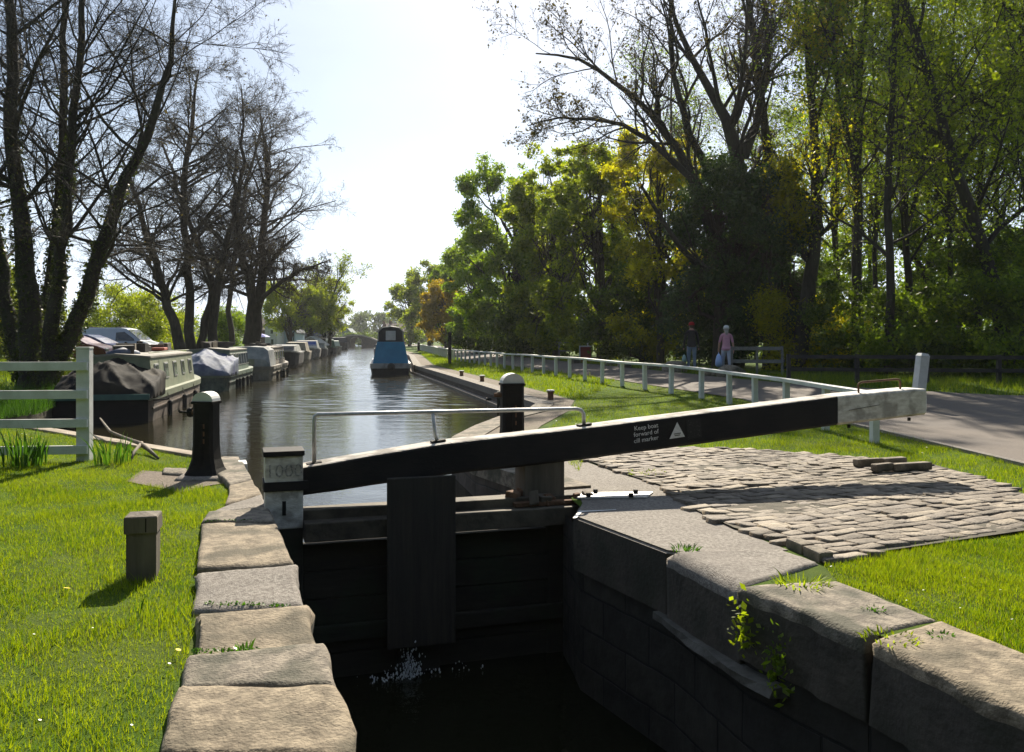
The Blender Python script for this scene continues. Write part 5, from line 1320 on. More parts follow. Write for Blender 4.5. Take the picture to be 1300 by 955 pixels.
ALD = [dict(n=14, umin=.22, umax=1, ang=62, angv=16, ratio=.30, rr=.42, steps=6, wander=.13, trop=.02, k=5, taper=.55, flat=.3),
       dict(n=8, umin=.15, umax=1, ang=45, angv=14, ratio=.50, rr=.55, steps=5, wander=.16, trop=.0, k=4, taper=.5, rmin=.008, flat=.3),
       dict(n=7, umin=.15, umax=1, ang=45, angv=16, ratio=.52, rr=.6, steps=4, wander=.18, trop=.0, k=3, taper=.5, rmin=.006),
       dict(n=4, umin=.1, umax=1, ang=48, angv=16, ratio=.72, rr=.7, steps=3, wander=.18, trop=-.02, k=3, taper=.4, rmin=.005)]
def scaled(lv, **kw):
    out = [dict(q) for q in lv]
    for k_, v_ in kw.items():
        for q, a_ in zip(out, v_): q[k_] = a_
    return out
g = np.random.default_rng(11)
# --- big multi-stemmed tree at left
T1 = [S(22, [(45, 492), (40, 400), (30, 320), (22, 250), (16, 120), (12, 0), (4, -150)], [.42, .24, .20, .17, .13, .06], 0),
      S(22.6, [(52, 490), (60, 400), (68, 320), (77, 240), (80, 120), (82, 0), (80, -120)], [.28, .15, .13, .11, .08, .04], .5),
      S(21.6, [(60, 490), (70, 400), (80, 300), (88, 220), (96, 110), (106, 0), (118, -130)], [.26, .14, .12, .10, .08, .03], -.4),
      S(21.8, [(58, 488), (86, 435), (105, 395), (118, 350), (136, 290), (152, 235), (182, 185), (205, 130), (218, 60), (226, 0), (230, -60)], [.24, .19, .17, .14, .10, .05, .015], -1.2),
      S(22.2, [(38, 490), (16, 430), (4, 370), (-6, 280), (-18, 130), (-25, -40)], [.30, .18, .14, .1, .04], 1)]
lv = [dict(n=24, umin=.28, umax=.98, ang=60, angv=14, ratio=.36, rr=.34, steps=7, wander=.12, trop=.04, k=5, taper=.35, flat=.35),
      dict(n=10, umin=.12, umax=1, ang=42, angv=14, ratio=.50, rr=.5, steps=5, wander=.16, trop=.0, k=4, taper=.5, rmin=.007, flat=.3),
      dict(n=7, umin=.12, umax=1, ang=42, angv=16, ratio=.52, rr=.6, steps=4, wander=.2, trop=.0, k=3, taper=.5, rmin=.0045),
      dict(n=4, umin=.1, umax=1, ang=45, angv=16, ratio=.55, rr=.7, steps=3, wander=.2, trop=.0, k=3, taper=.4, rmin=.0035)]
big = make_tree('alder_tree', 'huge bare alder with five ivy-flecked stems filling the left edge of the picture', 'tree', T1, g, lv, dict(n=9000, size=.04, spread=.05, levels=2), M_bark, M_bud, 'bare canal side trees', steps=18)
# ivy leaves and shoots on its lower stems
pts = []
for st in T1:
    P, r_, l_ = polyline(st, 40); P = P[0]; r_ = r_[0]
    for i in range(26):
        n_ = int(260 * (1 - i / 26)); d_ = g.normal(0, 1, (n_, 3)); d_[:, 2] *= .3; d_ /= np.linalg.norm(d_, axis=1, keepdims=True)
        pts.append(P[i] + d_ * (r_[i] + g.uniform(.0, .09, n_))[:, None] + g.normal(0, .09, (n_, 3)) * [0, 0, 1])
V, FF = leaves(np.concatenate(pts), .07, g); link('ivy', np_mesh('ivy', V, FF, 4), leafmat('trunk_ivy', (.02, .035, .008), (.07, .085, .015), .3, .5), big)
# --- row of alders beyond the nearest boats
def ald(label, stems, seed, n=6000, lvx=None): 
    return make_tree('alder_tree', label, 'tree', stems, np.random.default_rng(seed), lvx or ALD, dict(n=n // 4, size=.07, spread=.1, levels=2), M_barkL, M_bud, 'bare canal side trees', wob=.06)
ald('bare alder whose single trunk leans left, first of the row behind the narrowboats', [S(44, [(229, 444), (217, 400), (203, 355), (190, 315), (178, 270), (166, 230), (150, 190)], [.30, .22, .19, .14, .10, .04])], 21, 9000,
    scaled(ALD, n=(34, 9, 8, 6), ratio=(.46, .5, .52, .6)))
ald('straight trunked bare alder, second of the row behind the narrowboats', [S(46, [(243, 444), (241, 390), (237, 330), (233, 260), (238, 190), (246, 130), (252, 90)], [.28, .22, .2, .16, .1, .04])], 22, 9000,
    scaled(ALD, n=(40, 9, 8, 6), ratio=(.36, .5, .52, .6)))
ald('bare alder forking low into two spreading limbs, third of the row', [S(46.5, [(252, 444), (262, 410), (271, 365), (272, 350), (256, 322), (240, 280), (222, 230), (205, 180)], [.2, .2, .2, .18, .14, .1, .05]),
    S(46.5, [(271, 440), (272, 380), (275, 350), (288, 315), (300, 268), (308, 220), (310, 160), (306, 110)], [.26, .24, .2, .16, .12, .08, .03])], 23, 12000, scaled(ALD, n=(30, 9, 8, 6), ratio=(.38, .5, .52, .6)))
ald('bare alder with thick forked trunk, last and farthest of the row', [S(52, [(316, 438), (320, 400), (326, 375), (312, 345), (300, 300), (296, 250), (300, 190)], [.42, .36, .3, .2, .14, .06]),
    S(52, [(322, 436), (328, 380), (334, 335), (337, 280), (341, 225), (338, 180), (330, 145)], [.38, .32, .22, .17, .12, .04]),
    S(51, [(328, 385), (352, 360), (378, 345), (402, 336), (416, 332)], [.14, .12, .08, .03])], 24, 14000, scaled(ALD, n=(32, 9, 8, 6), ratio=(.44, .5, .52, .6)))
ald('slim bare alder standing between the straight alder and the thick forked one', [S(58, [(295, 438), (290, 380), (296, 320), (310, 250), (325, 190), (334, 150)], [.2, .16, .12, .09, .04])], 25, 6000, scaled(ALD, n=(30, 9, 8, 5), ratio=(.34, .5, .52, .6)))

# --- big bare ash and friends at right
ASH = [dict(n=16, umin=.15, umax=1, ang=42, angv=12, ratio=.42, rr=.5, steps=7, wander=.14, trop=.07, k=5, taper=.5),
       dict(n=8, umin=.15, umax=1, ang=40, angv=12, ratio=.48, rr=.55, steps=5, wander=.18, trop=.05, k=4, taper=.5, rmin=.010),
       dict(n=6, umin=.15, umax=1, ang=40, angv=14, ratio=.5, rr=.6, steps=4, wander=.2, trop=.05, k=3, taper=.5, rmin=.007),
       dict(n=3, umin=.2, umax=1, ang=40, angv=14, ratio=.55, rr=.7, steps=3, wander=.2, trop=.04, k=3, taper=.4, rmin=.006)]
ash = make_tree('ash_tree', 'tall bare ash with limbs sweeping left against the sky above the ivy mass', 'tree',
    [S(36, [(930, 468), (938, 380), (944, 280), (946, 200), (934, 165), (905, 115), (872, 70), (850, 20), (838, -60)], [.5, .40, .34, .28, .2, .14, .08, .04]),
     S(35, [(905, 300), (890, 245), (862, 192), (835, 150), (800, 118), (755, 82), (715, 62), (680, 68)], [.26, .2, .15, .1, .06, .03]),
     S(36, [(915, 240), (880, 190), (862, 130), (850, 60), (852, 0), (858, -60)], [.2, .15, .12, .09, .04]),
     S(34.5, [(890, 235), (850, 200), (810, 165), (760, 150), (705, 148), (670, 160)], [.15, .12, .08, .05, .02]),
     S(36, [(944, 200), (962, 160), (968, 100), (955, 40), (940, -50)], [.22, .17, .13, .1, .04]),
     S(36.5, [(968, 120), (976, 70), (972, 10), (976, -70)], [.12, .1, .08, .03])], np.random.default_rng(31), ASH, dict(n=16000, size=.09, spread=.12, levels=2), M_bark, M_bud, 'trees beyond the road', steps=12)
make_tree('ash_tree', 'slender bare trunk rising from the ivy just right of the sweeping ash', 'tree', [S(37, [(978, 460), (980, 300), (975, 190), (966, 110), (950, 30), (948, -70)], [.3, .24, .19, .16, .12, .05]), S(37, [(965, 108), (1000, 70), (1040, 20), (1060, -20)], [.08, .06, .03])],
          np.random.default_rng(32), scaled(ASH, n=(12, 7, 5, 3), ratio=(.22, .5, .5, .55)), dict(n=5000, size=.09, spread=.15, levels=2), M_bark, M_bud, 'trees beyond the road')
yl = make_tree('maple_tree', 'tall forked tree with yellow new leaves clothing its trunk', 'tree', [S(33, [(1010, 475), (1022, 400), (1034, 330), (1036, 240), (1032, 160), (1028, 90), (1022, 20), (1018, -70)], [.36, .28, .22, .18, .14, .1, .05]),
      S(33, [(1034, 340), (1012, 310), (1000, 270), (995, 220)], [.16, .12, .08, .04]), S(33, [(1030, 110), (1048, 50), (1062, -20)], [.1, .08, .04]), S(33, [(1000, 478), (985, 420), (975, 380)], [.22, .16, .1])],
      np.random.default_rng(33), scaled(ASH, n=(18, 7, 5, 3), ratio=(.20, .5, .5, .55)), dict(n=30000, size=.10, spread=.28, levels=3), M_bark, M_yg, 'trees beyond the road')

M_fresh = leafmat('fresh_leaf', (.10, .15, .014), (.24, .30, .03), .62, .5, (1, 1, .2), 1.5)
# --- wood at right: slim trunks with fresh sparse leaves, a few prototypes then copies
proto = []
WD = [dict(n=26, umin=.18, umax=1, ang=52, angv=14, ratio=.24, rr=.42, steps=5, wander=.14, trop=.05, k=4, taper=.3),
      dict(n=8, umin=.15, umax=1, ang=44, angv=14, ratio=.5, rr=.55, steps=4, wander=.18, trop=.03, k=3, taper=.4, rmin=.009),
      dict(n=5, umin=.15, umax=1, ang=44, angv=14, ratio=.55, rr=.6, steps=3, wander=.2, trop=.0, k=3, taper=.4, rmin=.007)]
def woodtree(seed, h, lean, r0, nl, lm=None, label='', size=.10):
    gg = np.random.default_rng(seed); p = [(0, 0, -.2, r0)]
    for i in range(1, 7):
        f_ = i / 6; p.append((lean * f_ ** 1.2 * h + gg.normal(0, .12), gg.normal(0, .15), h * f_, r0 * (1 - .82 * f_)))
    st = [p]
    if seed % 2: st.append([(p[2][0], p[2][1], p[2][2], r0 * .5), (p[2][0] - .9, .2, p[3][2], r0 * .4), (p[2][0] - 1.6, .3, p[5][2], r0 * .2)])
    return make_tree('woodland_tree', label, 'tree', st, gg, WD, dict(n=nl, size=size, spread=.22, levels=2), M_bark, lm or M_gr, 'trees beyond the road')
wt = [woodtree(41, 19, .04, .20, 15000, M_gr), woodtree(42, 21, -.02, .17, 12000, M_fresh), woodtree(43, 18, .02, .13, 15000, M_fresh), woodtree(44, 20, -.32, .26, 15000, M_fresh)]
spots = [(0, 1088, 32, 30, 'slim leafy tree nearest the yellow-clad forked tree, its trunk just behind the fence'), (2, 1112, 38, 200, 'thin dark trunk rising deep in the wood between the two slimmest trees'), (1, 1128, 30, 80, 'slim straight trunk behind the black fence, left of the white roadside post'),
         (0, 1155, 36, 150, 'pale-leaved slim tree behind the tall white roadside post'), (3, 1285, 29, 0, 'stout trunk leaning strongly left across the right side of the wood'), (2, 1205, 34, 10, 'slim tree standing behind the leaning trunk in the wood'),
         (1, 1240, 37, 120, 'tall sparse tree right behind the middle of the leaning trunk'), (0, 1300, 33, 250, 'leafy tree at the right edge of the picture behind the leaning trunk'), (1, 1335, 28, 300, 'tall tree cut by the right edge of the picture'), (2, 1180, 45, 70, 'thin far tree in the depth of the wood above the black fence'),
         (0, 1064, 46, 90, 'far slim tree seen between the forked yellow tree and the wood'), (2, 1265, 44, 190, 'far thin tree deep in the wood at right'), (0, 860, 50, 220, 'leafy tree far behind the ivy-covered mass'), (2, 960, 48, 130, 'slim tree far behind the bare ash'),
         (3, 1150, 42, 170, 'right-leaning tree deep in the wood behind the white roadside post'), (1, 1085, 52, 40, 'far sparse tree against the sky just right of the yellow-clad tree'), (0, 1215, 50, 300, 'far leafy tree filling the gap above the leaning trunk'), (2, 1325, 42, 20, 'thin tree beyond the right edge shrub'),
         (1, 1035, 56, 210, 'farthest tree showing behind the yellow-clad forked trunk'), (0, 1170, 58, 120, 'farthest leafy tree in the centre of the wood'), (2, 1105, 44, 330, 'thin trunk between the far sparse tree and the thin dark trunk')]
used = set()
for k_, px, Y, rz, lab in spots:
    o = wt[k_] if k_ not in used else copy_tree(wt[k_]); used.add(k_)
    x, y = far(px, Y); o.location = (x, y, float(gz(x, y))); o.rotation_euler = (0, 0, R(rz)); o['label'] = lab
    s_ = 1 + .1 * math.sin(px); o.scale = (s_, s_, s_)

# --- leafy crowns built from clumps
def leafy(name, label, x, Y, ell, n, size, lm, seed, trunk=None, group='trees beyond the road', thr=-.05, hollow=.5, bark=None, cat='tree', ns=1.1, down=0, nb=40):
    gg = np.random.default_rng(seed); z0 = float(gz(x, Y)); t = thing(name, label, cat, (x, Y, z0), 0, group)
    E_ = np.concatenate([clumps(e[:3], e[3:6], int(e[6]), gg, (e[7], e[8])) for e in ell])
    P = cloud(E_, n, gg, hollow, thr, ns)
    V, FF = leaves(P, size, gg, down=down); link('crown', np_mesh('crown', V, FF, 4), lm, t)
    if trunk:
        h, r0 = trunk; b = []
        P0, r_, l_ = polyline([(0, 0, -.2, r0), (.1, 0, h * .4, r0 * .75), (-.1, .1, h * .8, r0 * .35)], 8); b.append((P0, r_, 8))
        # limbs reach into the clumps
        tgt = E_[gg.integers(0, len(E_), nb), :3]; u = gg.uniform(.2, .9, nb); S0 = np.stack([P0[0, (u_ * 8).astype(int)] for u_ in u])
        k = np.linspace(0, 1, 6)[None, :, None]; PP = S0[:, None] * (1 - k) + tgt[:, None] * k; PP[:, 1:-1] += gg.normal(0, .15, PP[:, 1:-1].shape); PP[:, :, 2] += (np.sin(k[..., 0] * np.pi) * .3)
        rr_ = r0 * .28 * (1 - .8 * k[..., 0]) * np.ones((nb, 1)); b.append((PP, rr_, 4))
        # twigs beyond the limb ends
        st, di, ln, ra = spawn(PP, rr_, np.full(nb, 2.2), 8, .4, 1, 45, 15, .8, .6, gg); P2, r2_ = grow(st, di, ln, np.maximum(ra, .008), 4, .2, .03, .3, gg); b.append((P2, r2_, 3))
        V, FF = tubes(b); link('trunk', np_mesh('trunk', V, FF, 4), bark or M_barkL, t, smooth=True)
    return t
# sycamore-like green tree at the left end of the wood
x, y = far(655, 60); leafy('sycamore_tree', 'full green-leaved tree whose crown edges the open sky left of centre', x, y, [(-.4, 0, 8.3, 3.7, 3, 5.2, 110, .35, .85), (0, 0, 3.5, 4.4, 3.5, 3, 70, .4, .9), (-2.4, 0, 12.4, 1.7, 1.5, 1.5, 16, .3, .6)], 130000, .165, M_gr, 51, (13, .35), ns=.8)
x, y = far(705, 52); leafy('sycamore_tree', 'brownish green half-leafed tree right of the full green one', x, y, [(0, 0, 9, 3.0, 3, 4.3, 110, .3, .75), (0, 0, 3, 3.6, 3, 3, 50, .4, .8)], 100000, .15, M_olive, 52, (13, .22), thr=-.05, hollow=.2, nb=60)
x, y = far(762, 46); leafy('maple_tree', 'olive and bronze tree full of fine twigs in the middle of the wood', x, y, [(0, 0, 8, 3.4, 3, 4.2, 120, .3, .75), (0, 0, 2.8, 3.4, 3, 2.8, 50, .4, .8)], 110000, .14, M_olive, 53, (12.5, .22), thr=-.05, hollow=.2, nb=60)
x, y = far(838, 40); leafy('maple_tree', 'bright yellow-leaved maple in front of the bare ash limbs', x, y, [(0, 0, 7.8, 2.8, 2.2, 3.6, 80, .3, .65), (.2, 0, 3.2, 2.8, 2.4, 2.6, 30, .5, .9)], 70000, .13, M_yg, 54, (10.5, .2), thr=-.02, hollow=.2, nb=60)
x, y = far(915, 35); leafy('ivy_tree', 'dark ivy-smothered tree column behind the two walkers', x, y, [(0, 0, 5.6, 1.7, 1.5, 3.2, 42, .4, .9), (.0, .3, 2.2, 2.4, 1.4, 2.2, 26, .5, .9)], 50000, .12, M_ivy, 55, (9, .4), thr=-.5, hollow=.6)
x, y = far(978, 34); leafy('ivy_tree', 'second dark ivy-covered tree right of the two walkers', x, y, [(0, 0, 5.8, 1.5, 1.4, 2.4, 34, .4, .8), (-.2, .3, 2.4, 1.9, 1.2, 2.2, 24, .4, .8)], 42000, .12, M_ivy, 56, (9, .35), thr=-.5, hollow=.6)
x, y = far(815, 42); leafy('ivy_tree', 'dark evergreen bush mass under the olive tree behind the boulders', x, y, [(0, 0, 2.4, 3.0, 1.5, 2.4, 40, .5, .9)], 30000, .13, M_dkgreen, 57, (4, .2), thr=-.3)
x, y = far(690, 55); leafy('hedge_bush', 'dark green bush mass below the half-leafed tree near the red box', x, y, [(0, 0, 2.2, 4.4, 1.5, 2.4, 44, .5, 1)], 30000, .15, M_dkgreen, 58, None, thr=-.3, cat='bush')
# far trees of the same wood, beyond x=640
x, y = far(608, 80); leafy('sycamore_tree', 'yellow-green lower tree left of the full green tree', x, y, [(0, 0, 6.6, 3.2, 3, 5.8, 90, .4, .9), (0, 0, 2.4, 3.4, 3, 2.4, 30, .4, .9)], 70000, .17, M_gr, 60, (10, .25), ns=.8)
x, y = far(566, 92); leafy('ornamental_tree', 'rounded orange-bronze tree standing out beside the far road', x, y, [(0, 0, 4.4, 2.8, 2.4, 3.4, 70, .4, .8)], 45000, .16, M_orange, 61, (6.5, .2), thr=-.3)
x, y = far(545, 125); leafy('sycamore_tree', 'tall brownish green tree behind the orange-bronze tree', x, y, [(0, 0, 6.8, 3.8, 3, 6.2, 90, .5, 1.1)], 50000, .24, M_olive, 62, (12, .35), thr=-.05, ns=.6)
x, y = far(520, 150); leafy('sycamore_tree', 'farthest grey-green tree at the left tip of the right hand wood', x, y, [(0, 0, 6.4, 3.8, 3, 6.4, 80, .6, 1.2)], 45000, .27, M_olive, 63, (13, .35), thr=-.0, ns=.6)
x, y = far(580, 110); leafy('sycamore_tree', 'mid green tree filling the wood between the bronze tree and the yellow-green one', x, y, [(0, 0, 6.8, 4, 3, 6.4, 90, .5, 1.1)], 90000, .21, M_gr, 64, (11, .35), thr=-.2, ns=.6)
x, y = far(628, 72); leafy('hedge_bush', 'low mid-green bushes along the road under the yellow-green tree', x, y, [(0, 0, 1.6, 4.6, 1.5, 1.7, 40, .5, .9)], 22000, .17, M_dkgreen, 65, None, thr=-.3, cat='bush')
x, y = far(590, 100); leafy('hedge', 'clipped yellow-topped hedge right of the tall black post', x, y, [(0, 0, .8, 2.6, .6, .9, 30, .3, .45)], 12000, .14, M_willow, 66, None, thr=-.6, cat='hedge')
# understory of the wood behind the black fence
under = []
for i, (px, Y, w_, h_, lm_, lab) in enumerate([(1050, 33, 1.6, 2.0, M_yg, 'bright yellow-green shrub lit from behind, left end of the black fence'), (1100, 31, 2.2, 2.6, M_dkgreen, 'dark green shrub behind the left part of the black fence'), (1165, 30, 2.4, 3.0, M_gr, 'mid-green shrub behind the white roadside post'),
        (1225, 29, 2.3, 3.2, M_dkgreen, 'dense dark shrub under the leaning trunk'), (1290, 28, 2.4, 3.4, M_gr, 'large green shrub at the right edge behind the fence'), (1130, 36, 3, 3.6, M_gr, 'taller green thicket deeper in the wood left of the leaning trunk'), (1250, 35, 3.4, 4.0, M_dkgreen, 'tall dark thicket deep in the wood at right'),
        (1030, 40, 2.2, 3.4, M_dkgreen, 'dark thicket seen behind the forked yellow tree'), (870, 42, 3, 3, M_dkgreen, 'dark thicket behind the man in the red cap'), (1340, 31, 2.5, 4, M_dkgreen, 'dark shrub cut by the right edge of the picture'),
        (1075, 44, 3.2, 7, M_dkgreen, 'tall dark holly-like thicket between the forked yellow tree and the wood'), (1150, 41, 3.0, 6.5, M_gr, 'tall loose green thicket rising above the shrubs behind the roadside post'), (1215, 43, 3.4, 7.5, M_dkgreen, 'highest dark thicket behind the leaning trunk'), (1300, 40, 3.2, 7, M_dkgreen, 'tall dark thicket near the right edge deep in the wood')]):
    x, y = far(px, Y); leafy('shrub', lab, x, y, [(0, 0, h_ * .5, w_, 1.3, h_ * (.75 + .35 * math.sin(i * 2.3)), 60, .3, .8)], 34000, .115, lm_, 70 + i, None, 'shrubs behind the field fence', thr=.1, cat='shrub', hollow=.15)
# far backdrop of woodland behind it all on the right
gg = np.random.default_rng(90)
def mass(name, label, cs, n, size, lm, seed, thr=-.2):
    gg = np.random.default_rng(seed); E_ = np.concatenate([clumps(c[:3], c[3:6], int(c[6]), gg, (c[7], c[8])) for c in cs])
    V, FF = leaves(cloud(E_, n, gg, .5, thr, .5), size, gg); o = link(name, np_mesh(name, V, FF, 4), lm); return tag(o, label, 'woodland', kind='stuff')
cs = [(2 + i * 5.0, 60 + (i % 3) * 4, 5.0 + .8 * math.sin(i * 1.7), 4.0, 3, 5.6, 46, .7, 1.5) for i in range(14)]
mass('woodland', 'dense green woodland closing the view behind the right hand trees', cs, 230000, .24, M_gr, 91, -.08)
cs = [(-60 + i * 6.0, 330 + (i % 4) * 10, 6.0 + 2.0 * math.sin(i * 1.3), 5.5, 4, 5.0, 26, 1.2, 2.4) for i in range(-14, 10)]
mass('far_woodland', 'distant pale green tree line beyond the canal bridge', cs, 60000, .85, leafmat('far_leaf', (.09, .13, .06), (.17, .22, .09), .4, .7, (1, 1, .4), 1.1), 92, -.3)
cs = [(-30 - i * 5.0, 72 + (i % 3) * 7, 2.4 + .5 * math.sin(i * 2.1), 3.6, 3, 2.7, 22, .6, 1.2) for i in range(12)]
mass('far_thicket', 'bright yellow-green thicket behind the van and the left trees', cs, 70000, .19, M_willow, 93, -.1)
cs = [(-43 + i * 2.6, 216 + (i % 2) * 3, 1.4, 2.2, 1.6, 1.6, 14, .6, 1.1) for i in range(8)]
mass('far_bushes', 'low green bushes where the canal bends away beyond the bridge', cs, 9000, .4, M_dkgreen, 94, -.4)
# left: willows and scrub
for i, (px, Y, w_, h_, lm_, lab, nm) in enumerate([(368, 92, 3.6, 3.4, M_willow, 'bright yellow-green weeping willow left of the dark boathouse roof', 'willow_tree'), (418, 100, 3.0, 3.7, M_willow, 'weeping willow with dark trunk nearest the bridge', 'willow_tree'), (395, 96, 2.6, 3.2, M_willow, 'smaller willow between the two larger weeping willows', 'willow_tree'),
        (188, 56, 2.9, 2.3, M_willow, 'yellow-green willow scrub directly behind the van roof', 'willow_scrub'), (140, 60, 2.8, 2.6, M_willow, 'yellow-green willow scrub between the big tree and the van', 'willow_scrub'), (20, 40, 2.2, 2.0, M_olive, 'olive scrub behind the foot of the big left tree', 'willow_scrub'), (-30, 38, 2.6, 2.6, M_willow, 'yellow-green scrub at the left edge of the picture', 'willow_scrub'),
        (285, 62, 1.8, 1.9, M_gr, 'fresh green shrub glowing between the alder trunks', 'willow_scrub')]):
    x, y = far(px, Y); gg = np.random.default_rng(200 + i)
    tr = nm == 'willow_tree'
    ell = [(0, 0, h_ * 1.5, w_, w_ * .8, h_ * .85, 80, .4, .9)] if tr else [(0, 0, h_ * 1.05, w_, w_ * .8, h_ * .95, 55, .4, .9)]
    leafy(nm, lab, x, y, ell, 60000 if tr else 30000, .14 if tr else .11, lm_, 210 + i, (h_ * 1.8, .25) if tr else (h_, .1), 'willows and scrub on the left bank', thr=.02, hollow=.3, cat='tree' if tr else 'shrub', down=1.2 if tr else 0)
make_tree('ash_tree', 'small bare tree standing out against the sky right of the willows', 'tree', [S(98, [(410, 436), (412, 410), (418, 385), (428, 360), (440, 340)], [.3, .22, .16, .1, .04]), S(98, [(412, 410), (408, 385), (404, 360), (402, 338)], [.16, .12, .08, .03])], np.random.default_rng(230),
          scaled(ASH, n=(16, 7, 5, 3), ratio=(.5, .5, .5, .55)), dict(n=5000, size=.16, spread=.2, levels=2), M_bark, M_olive, 'willows and scrub on the left bank')
# reeds and nettles round the big tree foot, iris clumps, weeds
def tuft(name, label, x, y, n, h, w_, m_, spread, seed, cat='plant', group=None, z0=None, lean=.3):
    gg = np.random.default_rng(seed); a = gg.uniform(0, 2 * np.pi, n); rr_ = spread * np.sqrt(gg.uniform(0, 1, n))
    b0 = np.stack([rr_ * np.cos(a), rr_ * np.sin(a), np.zeros(n)], 1); hh_ = h * gg.uniform(.5, 1.1, n); out = np.stack([np.cos(a), np.sin(a), np.zeros(n)], 1)
    out = out * gg.uniform(0, lean, n)[:, None] + gg.normal(0, .08, (n, 3)) * [1, 1, 0]; th = gg.uniform(0, 6.28, n); sd = np.stack([np.cos(th), np.sin(th), 0 * th], 1) * w_ / 2
    rows = []
    for f_, ws in ((0, .8), (.35, 1), (.7, .8), (1, .05)):
        c_ = b0 + out * (hh_ * f_ ** 2)[:, None] * 1.4 + np.stack([0 * hh_, 0 * hh_, hh_ * (f_ - .12 * f_ ** 3)], 1); rows += [c_ - sd * ws, c_ + sd * ws]
    V = np.stack(rows, 1).reshape(-1, 3); i0 = np.arange(n)[:, None] * 8
    FF = np.concatenate([i0 + np.array([[k, k + 1, k + 3, k + 2]]) for k in (0, 2, 4)])
    o = link(name, np_mesh(name, V, FF, 4), m_, loc=(x, y, float(gz(x, y)) if z0 is None else z0)); return tag(o, label, cat, group)
x, y = at(32, 592); tuft('iris_clump', 'tall clump of iris leaves in front of the white fence rails', x, y, 70, .50, .022, M_grass_long, .24, 1, group='iris clumps by the fence')
x, y = at(143, 590); tuft('iris_clump', 'smaller clump of iris leaves just right of the white fence post', x, y, 42, .42, .02, M_grass_long, .20, 2, group='iris clumps by the fence')
x, y = at(310, 833); tuft('weed_tuft', 'little upright green tuft growing between the two nearest left coping slabs', x, y, 12, .085, .014, M_grass_long, .03, 3, 'weed', 'weeds in the stone joints', .0)
for i, (px, py, n_, h_, sp_, lab) in enumerate([(318, 733, 26, .03, .05, 'flat green weed in the middle of a left coping slab'), (330, 718, 60, .03, .20, 'line of moss and weed in the left slab joint near the white block'), (870, 701, 60, .045, .10, 'weed growing at the concrete joint by the chamber edge'),
        (1018, 748, 110, .07, .16, 'leafy weed patch where three right coping stones meet'), (1108, 778, 40, .03, .06, 'small weed on the worn right coping slab'), (1130, 815, 70, .035, .14, 'weed line along the nearest right slab joint'), (1195, 813, 30, .03, .06, 'tiny weed tuft close to the right lawn edge'), (822, 604, 90, .05, .22, 'weed strip along the far left edge of the setts')]):
    x, y = at(px, py); tuft('weed_tuft', lab, x, y, n_, h_, .010, M_fresh if i % 2 else M_grass_long, sp_, 10 + i, 'weed', 'weeds in the stone joints', .012, 1.0)
for i, (p_, q_, lab) in enumerate([((262, 767), (370, 771), 'thin moss line in the joint below the white-ended concrete slab on the left'), ((245, 829), (330, 827), 'thin moss line in the second nearest joint of the left coping'), ((262, 663), (330, 662), 'thin moss line in the left coping joint beside the gate post')]):
    A_, B_ = np.array(at(*p_, .04)), np.array(at(*q_, .04)); gm = np.random.default_rng(400 + i); n_ = 160; f_ = gm.uniform(0, 1, n_) ** 1.3
    P = np.concatenate([A_ + (B_ - A_) * f_[:, None] + gm.normal(0, .008, (n_, 2)), gm.uniform(.035, .058, (n_, 1))], 1)
    V, FF = leaves(P, .016, gm); tag(link('moss', np_mesh('moss', V, FF, 4), M_grass_long), lab, 'moss', kind='stuff')
gg = np.random.default_rng(5)
for i, (y_, z_, lab) in enumerate([(4.95, -.16, 'yellow-green fern hanging on the shaded chamber wall'), (4.72, -.30, 'leafy plant growing from the chamber wall below the fern')]):
    p = wallp(y_, .05, z_); P = gg.normal(0, 1, (120, 3)) * [.035, .06, .09] + np.array(p); V, FF = leaves(P, .035, gg); tag(link('wall_plant', np_mesh('wall_plant', V, FF, 4), M_fresh if i == 0 else M_gr), lab, 'plant', 'plants on the chamber wall')
# rough growth on the far left bank
RB = [(-9.5, 15.8), (-9.4, 17), (-10.3, 19.5), (-11.0, 22), (-17, 22), (-17, 15.5)]
blades(RB, 30000, .28, .012, M_grass_long, 'bank_grass', 'rough long grass and nettles on the bank under the big left tree', np.random.default_rng(6))
cs = [(-10.9 - i * .9, 17.4 + (i % 2) * .6, .35, .5, .4, .35, 8, .15, .3) for i in range(4)]
E_ = np.concatenate([clumps(c[:3], c[3:6], 8, gg, (.15, .3)) for c in cs]) 
V, FF = leaves(cloud(E_, 6000, gg, .4, -.6), .05, gg); tag(link('nettle_patch', np_mesh('nettle_patch', V, FF, 4), M_willow), 'bright nettle patch glowing on the bank seen through the white fence', 'plants', kind='stuff')

# ---------------------------------------------------------------- lawns
gL = np.random.default_rng(300)
edgeL = [at(*p) for p in [(150, 1040), (198, 955), (226, 865), (238, 838), (247, 780), (250, 740), (255, 700), (260, 664), (292, 644), (304, 632), (298, 612), (262, 604), (270, 596)]]
lawnL = edgeL + [(-3.7, 10.55), (-4.2, 10.8), (-6.4, 12.85), (-8.4, 14.6), (-12, 14), (-12, 6), (-6, 3), (-3, 1.5)]
pch = [at(*p) for p in [(165, 612), (190, 618), (232, 624), (258, 615), (296, 610), (290, 598), (240, 594), (205, 598), (185, 600)]]
near = lambda x, y: np.where(y < 6.3, 1, 0)
blades(lawnL, 950000, .033, .0050, M_grass, 'lawn_grass', 'short bright green lawn grass left of the lock', gL, seg=1, keepout=[pch], lean=.5, dens=lambda x, y: np.clip((8 / np.maximum(y, 3)) ** 2, .35, 1) * ((x / y) > -.72) * (y > 2.6))
